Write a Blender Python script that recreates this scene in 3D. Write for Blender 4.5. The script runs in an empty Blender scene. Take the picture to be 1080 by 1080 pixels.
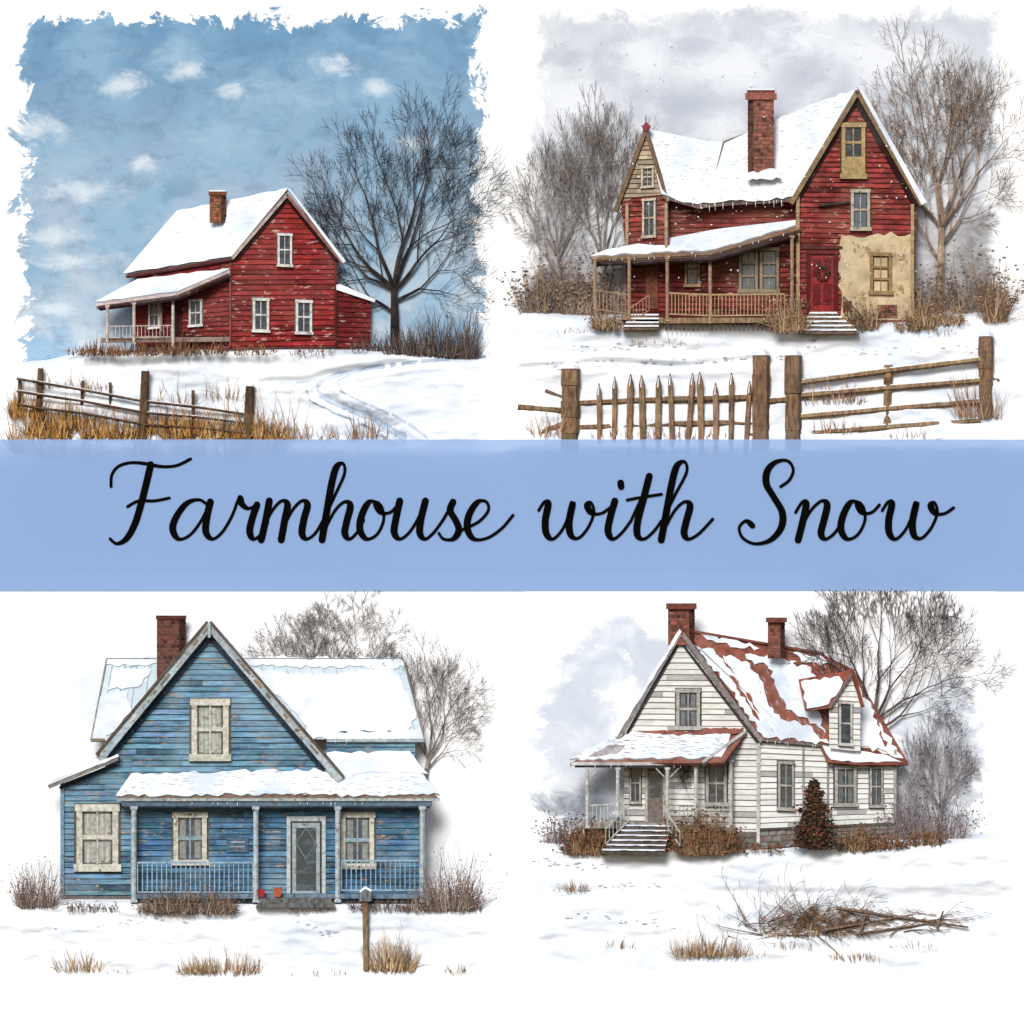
import bpy, math, random
from mathutils import Vector
R=random.Random(7)
S=bpy.context.scene
# ---------------------------------------------------------------- helpers
def lin(c):
    c=c/255.0
    return c/12.92 if c<=0.04045 else ((c+0.055)/1.055)**2.4
GAIN=1.18
def C(r,g,b): return tuple(min(0.88,lin(v)/GAIN) for v in (r,g,b))
def jit(c,a=0.15):
    k=1+R.uniform(-a,a); return tuple(max(0.003,min(0.9,v*k*(1+R.uniform(-a,a)*0.25))) for v in c)
def W(x,y,d): return Vector(((x-540)/100.0,-d,(540-y)/100.0))
class M:
    def __init__(s): s.v=[];s.f=[];s.c=[]
    def face(s,pts,col):
        n=len(s.v); s.v.extend([tuple(p) for p in pts]); s.f.append(tuple(range(n,n+len(pts)))); s.c.append(col)
    def build(s,name,mat,parent=None,smooth=False):
        me=bpy.data.meshes.new(name); me.from_pydata(s.v,[],s.f); 
        a=me.color_attributes.new("Col",'FLOAT_COLOR','CORNER')
        buf=[]
        for f,c in zip(s.f,s.c):
            buf.extend([c[0],c[1],c[2],1.0]*len(f))
        a.data.foreach_set("color",buf)
        me.materials.append(mat)
        if smooth: me.polygons.foreach_set("use_smooth",[True]*len(me.polygons))
        me.update()
        o=bpy.data.objects.new(name,me); S.collection.objects.link(o)
        if parent: o.parent=parent
        return o
def empty(name):
    o=bpy.data.objects.new(name,None); S.collection.objects.link(o); return o
class Pl:
    def __init__(s,a,b,c):
        A,B,D=[W(*p) for p in (a,b,c)]
        n=(B-A).cross(D-A).normalized()
        if n.y>0: n=-n
        s.n=n; s.A=A
    def pt(s,x,y,o=0.0):
        p=W(x,y,0); n=s.n
        p.y=s.A.y-((p.x-s.A.x)*n.x+(p.z-s.A.z)*n.z)/n.y
        return p+n*o
def clip(poly,f):
    out=[]; n=len(poly)
    for i in range(n):
        a=poly[i];b=poly[(i+1)%n];fa=f(a);fb=f(b)
        if fa>=0: out.append(a)
        if (fa>=0)!=(fb>=0):
            t=fa/(fa-fb); out.append((a[0]+(b[0]-a[0])*t,a[1]+(b[1]-a[1])*t))
    return out
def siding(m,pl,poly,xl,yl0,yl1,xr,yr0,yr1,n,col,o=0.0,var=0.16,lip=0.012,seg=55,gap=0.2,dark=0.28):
    def yy(p,k):
        t=(p[0]-xl)/(xr-xl); L=yl0+(yl1-yl0)*k/n; Rr=yr0+(yr1-yr0)*k/n
        return L+(Rr-L)*t
    xs0=min(p[0] for p in poly); xs1=max(p[0] for p in poly)
    for k in range(-2,n+2):
        p=clip(poly,lambda q:q[1]-yy(q,k)); 
        if len(p)<3: continue
        p=clip(p,lambda q:yy(q,k+1)-q[1])
        if len(p)<3: continue
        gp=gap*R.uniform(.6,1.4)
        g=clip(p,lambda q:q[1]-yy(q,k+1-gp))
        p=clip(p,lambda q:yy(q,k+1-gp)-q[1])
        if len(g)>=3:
            dc=tuple(c*dark for c in col); m.face([pl.pt(x,y,o) for x,y in g],dc)  # gap below each board, its shade put in as darkened wall colour
        if len(p)<3: continue
        x=xs0-R.uniform(0,seg); rowc=jit(col,var*.6)
        while x<xs1:
            x2=x+R.uniform(seg*.4,seg*1.3)
            q=clip(clip(p,lambda a:a[0]-x),lambda a:x2-a[0])
            x=x2
            if len(q)<3: continue
            def off(a):
                h=yy(a,k+1)-yy(a,k); return o+0.002+lip*max(0,min(1,(a[1]-yy(a,k))/h))
            cc=jit(rowc,var)
            if R.random()<.08: cc=tuple(v*.5 for v in cc)
            m.face([pl.pt(a[0],a[1],off(a)) for a in q],cc)
def slab(m,pl,poly,o0,o1,col,side=None,v=0.0):
    c=jit(col,v) if v else col
    m.face([pl.pt(x,y,o1) for x,y in poly],c)
    sc=side or tuple(a*0.85 for a in c)
    n=len(poly)
    for i in range(n):
        a=poly[i];b=poly[(i+1)%n]
        m.face([pl.pt(*a,o1),pl.pt(*a,o0),pl.pt(*b,o0),pl.pt(*b,o1)],sc)
def jag(poly,step,amp,only=None):
    out=[];n=len(poly)
    for i in range(n):
        a=poly[i];b=poly[(i+1)%n]
        L=math.hypot(b[0]-a[0],b[1]-a[1]); k=max(1,int(L/step))
        if only is not None and i not in only: out.append(a); continue
        nx,ny=(b[1]-a[1])/(L+1e-6),-(b[0]-a[0])/(L+1e-6)
        for j in range(k):
            t=j/k; w=0 if j==0 else R.uniform(-amp,amp)
            out.append((a[0]+(b[0]-a[0])*t+nx*w,a[1]+(b[1]-a[1])*t+ny*w))
    return out
def strip(m,pl,p0,p1,w,o0,o1,col,v=0.1):
    L=math.hypot(p1[0]-p0[0],p1[1]-p0[1]); nx,ny=-(p1[1]-p0[1])/L*w/2,(p1[0]-p0[0])/L*w/2
    k=max(1,int(L/25))
    for i in range(k):
        a=(p0[0]+(p1[0]-p0[0])*i/k,p0[1]+(p1[1]-p0[1])*i/k); b=(p0[0]+(p1[0]-p0[0])*(i+1)/k,p0[1]+(p1[1]-p0[1])*(i+1)/k)
        slab(m,pl,[(a[0]+nx,a[1]+ny),(b[0]+nx,b[1]+ny),(b[0]-nx,b[1]-ny),(a[0]-nx,a[1]-ny)],o0,o1,jit(col,v))
def bil(q,u,v):
    (ax,ay),(bx,by),(cx,cy),(dx,dy)=q
    return (ax*(1-u)*(1-v)+bx*u*(1-v)+cx*u*v+dx*(1-u)*v, ay*(1-u)*(1-v)+by*u*(1-v)+cy*u*v+dy*(1-u)*v)
def sub(q,u0,u1,v0,v1): return [bil(q,u0,v0),bil(q,u1,v0),bil(q,u1,v1),bil(q,u0,v1)]
def rq(x0,y0,x1,y1,sk=0.0): return [(x0,y0),(x1,y0+sk),(x1,y1+sk),(x0,y1)]
def window(F,G,pl,q,fc,o=0.015,fw=0.14,cols=2,rows=2,cur=None,glass=(0.03,0.035,0.045),sash=None,cw=.42):
    w=abs(q[1][0]-q[0][0]); h=abs(q[3][1]-q[0][1]); fh=fw*w/h
    sash=sash or fc
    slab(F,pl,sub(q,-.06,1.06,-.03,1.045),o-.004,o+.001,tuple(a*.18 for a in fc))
    G.face([pl.pt(*p,o+0.004) for p in sub(q,fw*.6,1-fw*.6,fh*.6,1-fh*.6)],glass)
    slab(F,pl,sub(q,0,fw,0,1),o,o+.024,jit(fc,.08)); slab(F,pl,sub(q,1-fw,1,0,1),o,o+.024,jit(fc,.08))
    slab(F,pl,sub(q,-.04,1.04,-.01,fh*1.1),o,o+.030,jit(fc,.08)); slab(F,pl,sub(q,-.07,1.07,1-fh*.9,1.03),o,o+.036,jit(fc,.08))
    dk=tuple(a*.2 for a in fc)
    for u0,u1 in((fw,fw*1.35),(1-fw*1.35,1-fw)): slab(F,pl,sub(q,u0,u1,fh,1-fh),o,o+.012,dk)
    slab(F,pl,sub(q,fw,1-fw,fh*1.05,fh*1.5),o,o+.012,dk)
    iw=1-2*fw
    if cur:
        n=5
        for side in(0,1):
            for i in range(n):
                a=fw*1.3+iw*cw*i/n; b=fw*1.3+iw*cw*(i+1)/n
                if side: a,b=1-b,1-a
                F.face([pl.pt(*p,o+.006+.002*(i%2)) for p in sub(q,a,b,fh*1.3,1-fh*(1.1+.2*R.random()))],tuple(c*(1.0 if i%2 else .84) for c in jit(cur,.08)))
    mw=0.045
    for i in range(1,cols):
        u=fw+iw*i/cols; slab(F,pl,sub(q,u-mw/2,u+mw/2,fh,1-fh),o,o+.014,jit(sash,.1))
    for j in range(1,rows):
        v=fh+(1-2*fh)*j/rows; t=.045*w/h*1.2; slab(F,pl,sub(q,fw,1-fw,v-t,v+t),o,o+.016,jit(sash,.1)); slab(F,pl,sub(q,fw,1-fw,v+t,v+t*2),o,o+.009,dk)
def bricks(m,pl,q,rows,cols,col=C(150,72,52),o=0.0):
    m.face([pl.pt(*p,o) for p in q],C(120,100,90))
    for r in range(rows):
        off=0.5 if r%2 else 0
        for c in range(-1,cols+1):
            u0=max(0,(c+off+.07)/cols);u1=min(1,(c+off+.93)/cols)
            if u1-u0<.03: continue
            cc=jit(col,.3)
            if R.random()<.15: cc=tuple(a*.4 for a in cc)
            m.face([pl.pt(*p,o+.006) for p in sub(q,u0,u1,(r+.1)/rows,(r+.92)/rows)],cc)
def tube(m,p0,p1,r0,r1,col,n=4):
    a=Vector(p0);b=Vector(p1);d=(b-a)
    if d.length<1e-6: return
    d.normalize(); s=d.cross(Vector((0,1,0)))
    if s.length<.05: s=d.cross(Vector((1,0,0)))
    s.normalize(); t=d.cross(s)
    ra=[];rb=[]
    for i in range(n):
        an=2*math.pi*(i+.5)/n; o=s*math.cos(an)+t*math.sin(an)
        ra.append(a+o*r0); rb.append(b+o*r1)
    for i in range(n):
        j=(i+1)%n; m.face([ra[i],ra[j],rb[j],rb[i]],col)
    if r1>.02: m.face(rb,col)
def ptube(m,x0,y0,d0,x1,y1,d1,r0,r1,col,n=4): tube(m,W(x0,y0,d0),W(x1,y1,d1),r0/100,r1/100,col,n)
# ---------------------------------------------------------------- materials
class N:
    def __init__(s,name):
        s.m=bpy.data.materials.new(name); s.m.use_nodes=True; s.t=s.m.node_tree; s.b=s.t.nodes["Principled BSDF"]
        s.o=s.t.nodes["Material Output"]
    def n(s,ty,**k):
        x=s.t.nodes.new(ty)
        for a,b in k.items(): setattr(x,a,b)
        return x
    def l(s,a,b): s.t.links.new(a,b)
    def put(s,i,v):
        if isinstance(v,bpy.types.NodeSocket): s.l(v,i)
        else: i.default_value=v
    def math(s,op,a,b=0.0,c=None,clamp=False):
        x=s.n('ShaderNodeMath',operation=op,use_clamp=clamp); s.put(x.inputs[0],a); s.put(x.inputs[1],b)
        if c is not None: s.put(x.inputs[2],c)
        return x.outputs[0]
    def ss(s,v,a,b,o0=0.0,o1=1.0):
        x=s.n('ShaderNodeMapRange',interpolation_type='SMOOTHSTEP'); s.put(x.inputs[0],v)
        for i,k in enumerate((a,b,o0,o1)): s.put(x.inputs[1+i],k)
        return x.outputs[0]
    def mix(s,f,a,b,bl='MIX'):
        x=s.n('ShaderNodeMix',data_type='RGBA',blend_type=bl); s.put(x.inputs[0],f)
        for i,k in ((6,a),(7,b)):
            if isinstance(k,tuple): k=(*k[:3],1)
            s.put(x.inputs[i],k)
        return x.outputs[2]
    def noise(s,vec,scale,detail=4,rough=.6,dist=0.0):
        x=s.n('ShaderNodeTexNoise'); s.l(vec,x.inputs['Vector']); x.inputs['Scale'].default_value=scale
        x.inputs['Detail'].default_value=detail; x.inputs['Roughness'].default_value=rough; x.inputs['Distortion'].default_value=dist
        return x.outputs['Fac']
    def coord(s,sc=(1,1,1),loc=(0,0,0)):
        t=s.n('ShaderNodeTexCoord'); mp=s.n('ShaderNodeMapping'); s.l(t.outputs['Object'],mp.inputs['Vector'])
        mp.inputs['Scale'].default_value=sc; mp.inputs['Location'].default_value=loc
        return mp.outputs[0]
def mat_col(name,var=.35,sc=(8,8,8),nscale=1.5,peel=None,pth=.62,psc=(9,9,28),rough=.75,bump=.3,wash=.15,wcol=(0.30,0.30,0.32),grime=0):
    k=N(name); a=k.n('ShaderNodeVertexColor',layer_name="Col").outputs[0]
    n1=k.noise(k.coord(sc),nscale,6,.65); f=k.ss(n1,.3,.7,1-var,1+var*.6)
    x=k.n('ShaderNodeVectorMath',operation='SCALE'); k.l(a,x.inputs[0]); k.l(f,x.inputs['Scale']); col=x.outputs[0]
    n2=k.noise(k.coord((1,1,1),(3,1,5)),1.6,5,.6); col=k.mix(k.ss(n2,.42,.7,0,wash),col,wcol)
    if peel:
        n3=k.noise(k.coord(psc,(2,2,2)),1.0,7,.7); m=k.ss(n3,pth,pth+.05)
        n4=k.noise(k.coord((1,1,1),(9,2,2)),2.2,3,.6); m=k.math('MULTIPLY',m,k.ss(n4,.38,.52))
        col=k.mix(m,col,peel)
    if grime:
        n5=k.noise(k.coord((3,3,9),(4,4,9)),2.2,8,.75); col=k.mix(k.ss(n5,.53,.72,0,grime),col,(.02,.017,.016))
    k.l(col,k.b.inputs['Base Color']); k.b.inputs['Roughness'].default_value=rough
    k.b.inputs['Specular IOR Level'].default_value=.1
    if bump:
        bp=k.n('ShaderNodeBump'); bp.inputs['Strength'].default_value=bump; bp.inputs['Distance'].default_value=.01
        k.l(n1,bp.inputs['Height']); k.l(bp.outputs[0],k.b.inputs['Normal'])
    return k.m
MSred=mat_col("red_siding_paint",.5,(5,5,30),1.2,C(196,160,150),.575,grime=.7,wash=.35,wcol=C(150,88,82))
MSred2=mat_col("weathered_red_paint",.6,(5,5,26),1.2,C(186,154,132),.58,grime=.7,wash=.5,wcol=C(150,96,84))
MSblue=mat_col("blue_siding_paint",.5,(4,4,30),1.2,C(164,144,124),.575,grime=.6,wash=.5,wcol=C(150,176,190))
MSwhite=mat_col("white_siding_paint",.16,(5,5,30),1.2,C(160,148,130),.64,wash=.2,wcol=C(200,196,190),grime=.35)
Mtrim=mat_col("trim_paint",.35,(14,14,14),1.5,C(120,95,70),.59,(14,14,14),wash=.1,grime=.5)
SB=C(196,208,224)  # blue-grey of shaded snow, washed into the roof snow colour
Msnow=mat_col("roof_snow",.12,(3,3,3),2.0,None,bump=.4,wash=.8,rough=.85,wcol=SB)
Mroof=mat_col("metal_roof",.45,(7,7,7),1.5,C(110,66,50),.64,wash=.25,wcol=C(150,120,110),grime=.4)
Mteal=mat_col("snowy_metal_roof",.12,(3,3,8),1.5,C(150,180,188),.60,(6,6,3),wash=.3,wcol=SB)
Mbrick=mat_col("brick",.4,(20,20,20),1.5,None,bump=.6,wash=.05,grime=.5)
Mbark=mat_col("bark",.5,(18,18,6),1.5,None,bump=.6,wash=.05)
Mwood=mat_col("weathered_wood",.6,(20,20,5),1.5,None,bump=.8,wash=.2,wcol=C(150,140,130),grime=.6)
Mgrass=mat_col("dry_grass_blades",.25,(6,6,6),1.5,None,bump=0,wash=0)
Mtan=mat_col("plaster",.3,(4,4,4),1.5,C(160,132,98),.55,(6,6,6),wash=.5,wcol=C(222,208,176),grime=.35)
g=N("window_glass"); ga=g.n('ShaderNodeVertexColor',layer_name="Col").outputs[0]
gn=g.noise(g.coord((4,4,9)),2.0,4); g.l(g.mix(g.ss(gn,.45,.65,0,.5),ga,(0.12,0.15,0.18)),g.b.inputs['Base Color']); g.b.inputs['Roughness'].default_value=.25
Mglass=g.m
# ---------------------------------------------------------------- background board
def plainmat(name,col,rough=.9):
    k=N(name); n=k.noise(k.coord((1,1,1)),30,3); k.l(k.mix(k.ss(n,.3,.7,0,1),tuple(c*.99 for c in col),col),k.b.inputs['Base Color'])
    k.b.inputs['Roughness'].default_value=rough; k.b.inputs['Specular IOR Level'].default_value=.1; return k.m
bm=M(); bm.face([(-9,0.03,-9),(9,0.03,-9),(9,0.03,9),(-9,0.03,9)],(.89,)*3)
bm.build("background",plainmat("white_paper",(.89,.89,.89)))
def skysheet(name,x0,y0,x1,y1,d,top,bot,edge,mott,washes=(),clouds=None,namp=.5,nsc=2.2,soft=.10,mcol=(.8,.8,.8),inner=.15,bias=0.0,mk=.75,dk=.30):
    """painted sky sheet with ragged dry-brush edge"""
    k=N(name+"_paint"); P=k.coord(); sp=k.n('ShaderNodeSeparateXYZ'); k.l(P,sp.inputs[0]); X=sp.outputs[0];Z=sp.outputs[2]
    wx0,wz1=(x0-540)/100,(540-y0)/100; wx1,wz0=(x1-540)/100,(540-y1)/100
    g=k.ss(Z,wz0,wz1); col=k.mix(g,bot,top)
    n1=k.noise(P,mott,7,.62,.6); col=k.mix(k.ss(n1,.42,.62,0,mk),col,mcol)
    n2=k.noise(k.coord((1,1,1.6),(5,0,3)),mott*3,6,.7,.3); col=k.mix(k.ss(n2,.45,.68,0,dk),col,tuple(c*.6 for c in top))
    nf=k.noise(k.coord((1,1,1.7),(1,4,2)),3.0,8,.72,.6)
    def ells(L):
        v=None
        for (cx,cy,rx,ry) in L:
            s1=k.n('ShaderNodeVectorMath',operation='SUBTRACT'); k.l(P,s1.inputs[0]); s1.inputs[1].default_value=((cx-540)/100,0,(540-cy)/100)
            s2=k.n('ShaderNodeVectorMath',operation='MULTIPLY'); k.l(s1.outputs[0],s2.inputs[0]); s2.inputs[1].default_value=(100/rx,0,100/ry)
            s3=k.n('ShaderNodeVectorMath',operation='LENGTH'); k.l(s2.outputs[0],s3.inputs[0])
            q=k.math('SUBTRACT',1.0,s3.outputs['Value']); v=q if v is None else k.math('MAXIMUM',v,q)
        return v
    for (L,c,amp,sf,op) in washes:
        v=k.math('ADD',ells(L),k.math('MULTIPLY',k.math('SUBTRACT',nf,.5),amp))
        col=k.mix(k.ss(v,0,sf,0,op),col,c)
    e=k.math('MINIMUM',k.math('MINIMUM',k.math('SUBTRACT',X,wx0),k.math('SUBTRACT',wx1,X)),k.math('SUBTRACT',wz1,Z))
    e=k.math('ADD',e,k.math('MULTIPLY',k.math('SUBTRACT',k.noise(k.coord((1,1,1),(7,7,7)),nsc,10,.76,.6),.5+bias),namp))
    if edge: m=k.ss(e,inner,inner+soft)
    else:
        m=k.ss(k.math('ADD',ells(clouds),k.math('MULTIPLY',k.math('SUBTRACT',nf,.5),1.8)),0,.4)
    col=k.mix(m,(.89,.89,.89),col); k.l(col,k.b.inputs['Base Color']); k.b.inputs['Roughness'].default_value=.95; k.b.inputs['Specular IOR Level'].default_value=0
    mm=M(); a=6; mm.face([W(x0-a,y0-a,d),W(x1+a,y0-a,d),W(x1+a,y1,d),W(x0-a,y1,d)],(1,1,1)); mm.build(name,k.m)
cl1=[(132,90,36,16),(195,76,30,13),(250,95,28,13),(352,70,32,15),(398,92,26,12),(150,172,22,12),(80,200,56,18),(60,250,44,14),(35,135,38,20),(80,275,56,12),(440,150,30,11),(65,325,40,10),(210,285,40,8)]
hz=[(300,100,90,34),(400,200,70,24),(230,150,70,30),(120,320,110,26),(60,170,70,50),(440,290,80,60),(180,60,60,24),(330,240,60,30)]
skysheet("sky",8,2,522,400,-.026,C(110,152,186),C(198,209,220),True,1.0,[(hz,C(166,194,214),2.8,1.2,.7),(cl1,C(220,229,236),3.0,1.1,.8)],namp=1.2,nsc=2.4,soft=.05,mcol=C(142,178,205),inner=.15,mk=.85,dk=.35)
skysheet("sky",546,-6,1070,420,-.026,C(204,209,218),C(190,191,196),True,.8,
  [([(585,280,75,90),(640,300,60,60),(1020,270,74,90),(980,300,60,60)],C(136,128,124),2.4,1.2,.75),([(600,110,60,40),(930,60,90,45),(760,70,100,50),(680,60,50,30),(850,40,60,30),(760,130,60,30)],C(234,237,242),2.8,.9,.95),([(720,110,80,40),(860,80,60,30),(600,60,40,20),(620,180,50,50),(730,50,50,20)],C(176,184,198),2.8,1.0,.65),([(1045,290,34,70),(562,290,32,60),(600,320,60,24),(1000,320,60,20)],C(92,86,84),2.4,1.2,.8)],
  namp=1.1,nsc=1.6,soft=.22,mcol=C(230,233,238),inner=.10,mk=.85,dk=.2)
skysheet("sky",560,600,1045,900,-.026,C(208,216,228),C(212,218,227),False,1.6,
  [([(610,852,60,30),(655,860,40,22)],C(110,118,130),2.2,1.0,.85),([(990,830,55,60),(960,850,50,40)],C(146,138,142),2.2,1.2,.7)],
  clouds=[(630,705,58,30),(610,770,55,80),(655,670,40,25),(990,800,60,100),(970,850,60,60),(620,840,66,50),(690,700,40,40)],mcol=C(238,242,247),dk=.12)
skysheet("sky",18,640,515,950,-.026,C(236,240,243),C(236,240,243),False,1.6,[],clouds=[(45,930,40,30),(480,920,40,40),(100,740,30,60)],mcol=C(246,248,250),dk=.1)
# ---------------------------------------------------------------- ground
def pw(pts,x):
    if x<=pts[0][0]: return pts[0][1]
    for (a,b),(c,d) in zip(pts,pts[1:]):
        if x<=c:
            t=(x-a)/(c-a); t=t*t*(3-2*t); return b+(d-b)*t
    return pts[-1][1]
cr1=[(0,386),(40,380),(100,369),(240,362),(400,367),(500,376),(528,376),(552,328),(640,331),(838,337),(962,335),(1000,328),(1080,322)]
cr2=[(0,946),(60,943),(450,944),(510,948),(560,884),(650,886),(800,888),(945,882),(1080,879)]
from mathutils import noise as mn
paths=[[(512,377),(480,379),(440,382),(395,388),(352,396),(334,405),(338,416),(362,428),(392,440),(412,452),(432,466)],[(350,397),(320,404),(290,404)],[(556,390),(640,384),(720,388),(800,380)]]
def dpath(x,y):
    b=1e9
    for path in paths:
        for (a,c),(e,f) in zip(path,path[1:]):
            dx,dy=e-a,f-c; t=max(0,min(1,((x-a)*dx+(y-c)*dy)/(dx*dx+dy*dy))); b=min(b,math.hypot((x-a-dx*t)*.6,(y-c-dy*t)*1.5))
    return b
def gd(row,x,y):
    c=pw(cr1 if row==1 else cr2,x); t=(y-c)
    a=max(0,min(1,t/11)); s=a*(2-a)
    return (.34 if row==1 else .48)*s-.02+.20*max(0,min(1,(t-11)/130))
def band(y): return .66-.68*(y-464)/159.0
def gz(row,x,y):
    c=pw(cr1 if row==1 else cr2,x); d=gd(row,x,y); amp=max(0,min(1,(y-c)/20))
    if row==2: amp*=max(0,min(1,(1045-y)/40))
    d+=amp*(.055*mn.noise((x*.012,y*.05,row))+.022*mn.noise((x*.05,y*.14,row+5))+.006*mn.noise((x*.16,y*.3,row+9)))
    if row==1:
        q=dpath(x,y); d-=amp*.05*math.exp(-(q/6)**2); d+=amp*.022*math.exp(-((q-12)/4)**2)
        if y>464: d=min(d,band(y)-.07)
    return d
def ground(name,row,ybot,mat):
    cr=cr1 if row==1 else cr2
    nx=420;ny=90;vs=[];fs=[]
    for j in range(ny+1):
        for i in range(nx+1):
            x=-40+1160*i/nx; c=pw(cr,x); t=(j/ny)**1.4; y=c+(ybot-c)*t
            vs.append(tuple(W(x,y,gz(row,x,y))))
    for j in range(ny):
        for i in range(nx):
            a=j*(nx+1)+i; fs.append((a,a+1,a+nx+2,a+nx+1))
    me=bpy.data.meshes.new(name); me.from_pydata(vs,[],fs); me.polygons.foreach_set("use_smooth",[True]*len(fs)); me.materials.append(mat); me.update()
    o=bpy.data.objects.new(name,me); S.collection.objects.link(o)
k=N("snow"); P=k.coord((1,1,2.2)); n=k.noise(P,1.3,7,.6,.4); col=k.mix(k.ss(n,.40,.66,0,.9),(.77,.78,.80),(.60,.65,.73))  # blue-grey noise patches paint shaded-snow tones into the ground colour
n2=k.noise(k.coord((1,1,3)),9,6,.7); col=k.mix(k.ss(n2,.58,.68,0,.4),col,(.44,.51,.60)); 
sp=k.n('ShaderNodeSeparateXYZ'); k.l(k.coord(),sp.inputs[0]); X=sp.outputs[0]
ed=k.math('ADD',k.math('ABSOLUTE',X),k.math('MULTIPLY',k.math('SUBTRACT',k.noise(k.coord(),3,8,.7),.5),.6))
gut=k.math('MULTIPLY',k.ss(ed,.22,.40),k.ss(ed,5.28,5.05))
zz=k.math('ADD',sp.outputs[2],k.math('MULTIPLY',k.math('SUBTRACT',k.noise(k.coord((1,1,1),(4,4,4)),3,8,.7),.5),.7)); gut=k.math('MULTIPLY',gut,k.ss(zz,-4.98,-4.68))
col=k.mix(gut,(.89,.89,.89),col)
k.l(col,k.b.inputs['Base Color']); k.b.inputs['Roughness'].default_value=.8
bp=k.n('ShaderNodeBump'); bp.inputs['Distance'].default_value=.02; k.l(k.math('MULTIPLY',gut,.6),bp.inputs['Strength']); k.l(k.noise(k.coord((1,1,2.5)),6,6,.6),bp.inputs['Height']); k.l(bp.outputs[0],k.b.inputs['Normal'])
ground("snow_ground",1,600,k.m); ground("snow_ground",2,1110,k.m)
pm_=mat_col("trodden_snow",.2,(3,3,9),2.0,None,bump=.5,wash=.6,wcol=C(222,230,240),rough=.9)
m=M(); rr=random.Random(5)
def ribbon(m,path,w0,w1,row,col):
    P=[]
    for (a,b),(c,e) in zip(path,path[1:]):
        for j in range(8): P.append((a+(c-a)*j/8,b+(e-b)*j/8))
    n=len(P); prev=None
    for i,(x,y) in enumerate(P):
        w=(w0+(w1-w0)*i/n); up=w*rr.uniform(.5,1.1); dn=w*rr.uniform(.5,1.1)
        row_=[W(x+rr.uniform(-1,1),y+dy,gz(row,x,y+dy)+.006) for dy in (-up,0,dn)]
        if prev:
            if rr.random()<.93:
                m.face([prev[0],row_[0],row_[1],prev[1]],jit(col,.05)); m.face([prev[1],row_[1],row_[2],prev[2]],jit(col,.08))
        prev=row_
ribbon(m,paths[0],1.2,6.5,1,C(180,194,212)); ribbon(m,[(x-10,y+7) for x,y in paths[0][5:]],.8,2.0,1,C(168,182,202)); ribbon(m,[(x+22,y-3) for x,y in paths[0][4:]],.6,2.2,1,C(192,204,220)); ribbon(m,paths[1],1,2,1,C(194,206,222))
m.build("snow_path",pm_)
m=M()
for (x0,y0,x1,y1,row,n) in((560,388,840,376,1,60),(600,368,760,362,1,26),(860,356,850,372,1,10),(572,940,700,930,2,34),(600,962,720,974,2,24),(900,372,1040,368,1,24),(560,905,640,915,2,20),(60,975,200,968,2,18),(300,970,360,985,2,14)):
    for i in range(n):
        t=rr.random(); x=x0+(x1-x0)*t+rr.uniform(-4,4); y=y0+(y1-y0)*t+rr.uniform(-4,4); r=rr.uniform(1.0,3.0)
        m.face([W(x+r*math.cos(a),y+r*.32*math.sin(a),gz(row,x+r*math.cos(a),y+r*.32*math.sin(a))+.006) for a in (0,1.05,2.1,3.14,4.2,5.2)],jit(C(176,184,198),.15))
m.build("footprints",pm_)
# ---------------------------------------------------------------- vegetation
def tree(name,bx,by,th,r,rad,lv,cols,d=.02,fan=1.15,lean=0,seed=1,tipr=.26,wide=1.0,thin=.66):
    rr=random.Random(seed); m=M(); ks=sum(.80**i for i in range(lv+1)); L=rad/ks
    def seg(x,y,dd,a,ln,r0,r1,k=3,wob=.14):
        for i in range(k):
            a+=rr.uniform(-wob,wob)-a*.03; nx=x+math.sin(a)*ln/k*wide; ny=y-math.cos(a)*ln/k; nd=max(.0,min(.12,dd+rr.uniform(-.014,.016)))
            if by>600 and ny<650: nd=min(nd,(band(ny)-.035 if ny<623 else .0))
            ra=r0+(r1-r0)*i/k; rb=r0+(r1-r0)*(i+1)/k
            c=cols[rr.randrange(len(cols))]; kk=rr.uniform(.75,1.25)
            if not(by>600 and ny<585): ptube(m,x,y,dd,nx,ny,nd,ra,rb,tuple(q*kk for q in c),6 if r0>1.6 else 3)
            x,y,dd=nx,ny,nd
        return x,y,dd,a
    def go(x,y,dd,a,ln,r0,l):
        r1=max(tipr*.6,r0*.74)
        x2,y2,d2,a2=seg(x,y,dd,a,ln,r0,r1)
        if l<=0: return
        s=rr.choice((-1,1)); A=rr.uniform(.12,.26); B=rr.uniform(.38,.68)
        go(x2,y2,d2,a2+s*A,ln*rr.uniform(.76,.92),max(tipr,r1*.86),l-1)
        go(x2,y2,d2,a2-s*B,ln*rr.uniform(.62,.82),max(tipr,r1*thin),l-1)
        if rr.random()<.45: go((x+x2)/2,(y+y2)/2,dd,a+s*rr.uniform(.5,.85),ln*.62,max(tipr,r1*.42),max(0,l-2))
    x,y,dd=bx,by,d; a=lean
    k=5
    for i in range(k):
        x1,y1,d1,a=seg(x,y,dd,a,th/k,r*(1-.35*i/k),r*(1-.35*(i+1)/k),1,.07); 
        if i>=2: go(x1,y1,d1,lean+(1 if i%2 else -1)*rr.uniform(.75,1.05)*fan,L*.8,r*.34,lv-1)
        x,y,dd=x1,y1,d1
    n=5
    for i in range(n):
        u=(i/(n-1)-.5)*2
        go(x,y,dd,lean+u*fan*.78+rr.uniform(-.1,.1),L*rr.uniform(.95,1.15)*(1-.15*abs(u)),r*rr.uniform(.34,.52),lv)
    for s in(-1,0,1): ptube(m,bx+s*r*1.1,by+5,d+.01,bx+s*r*.3,by-9,d+.01,r*.5,r*.3,cols[0],5)
    return m.build(name,Mbark)
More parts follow.
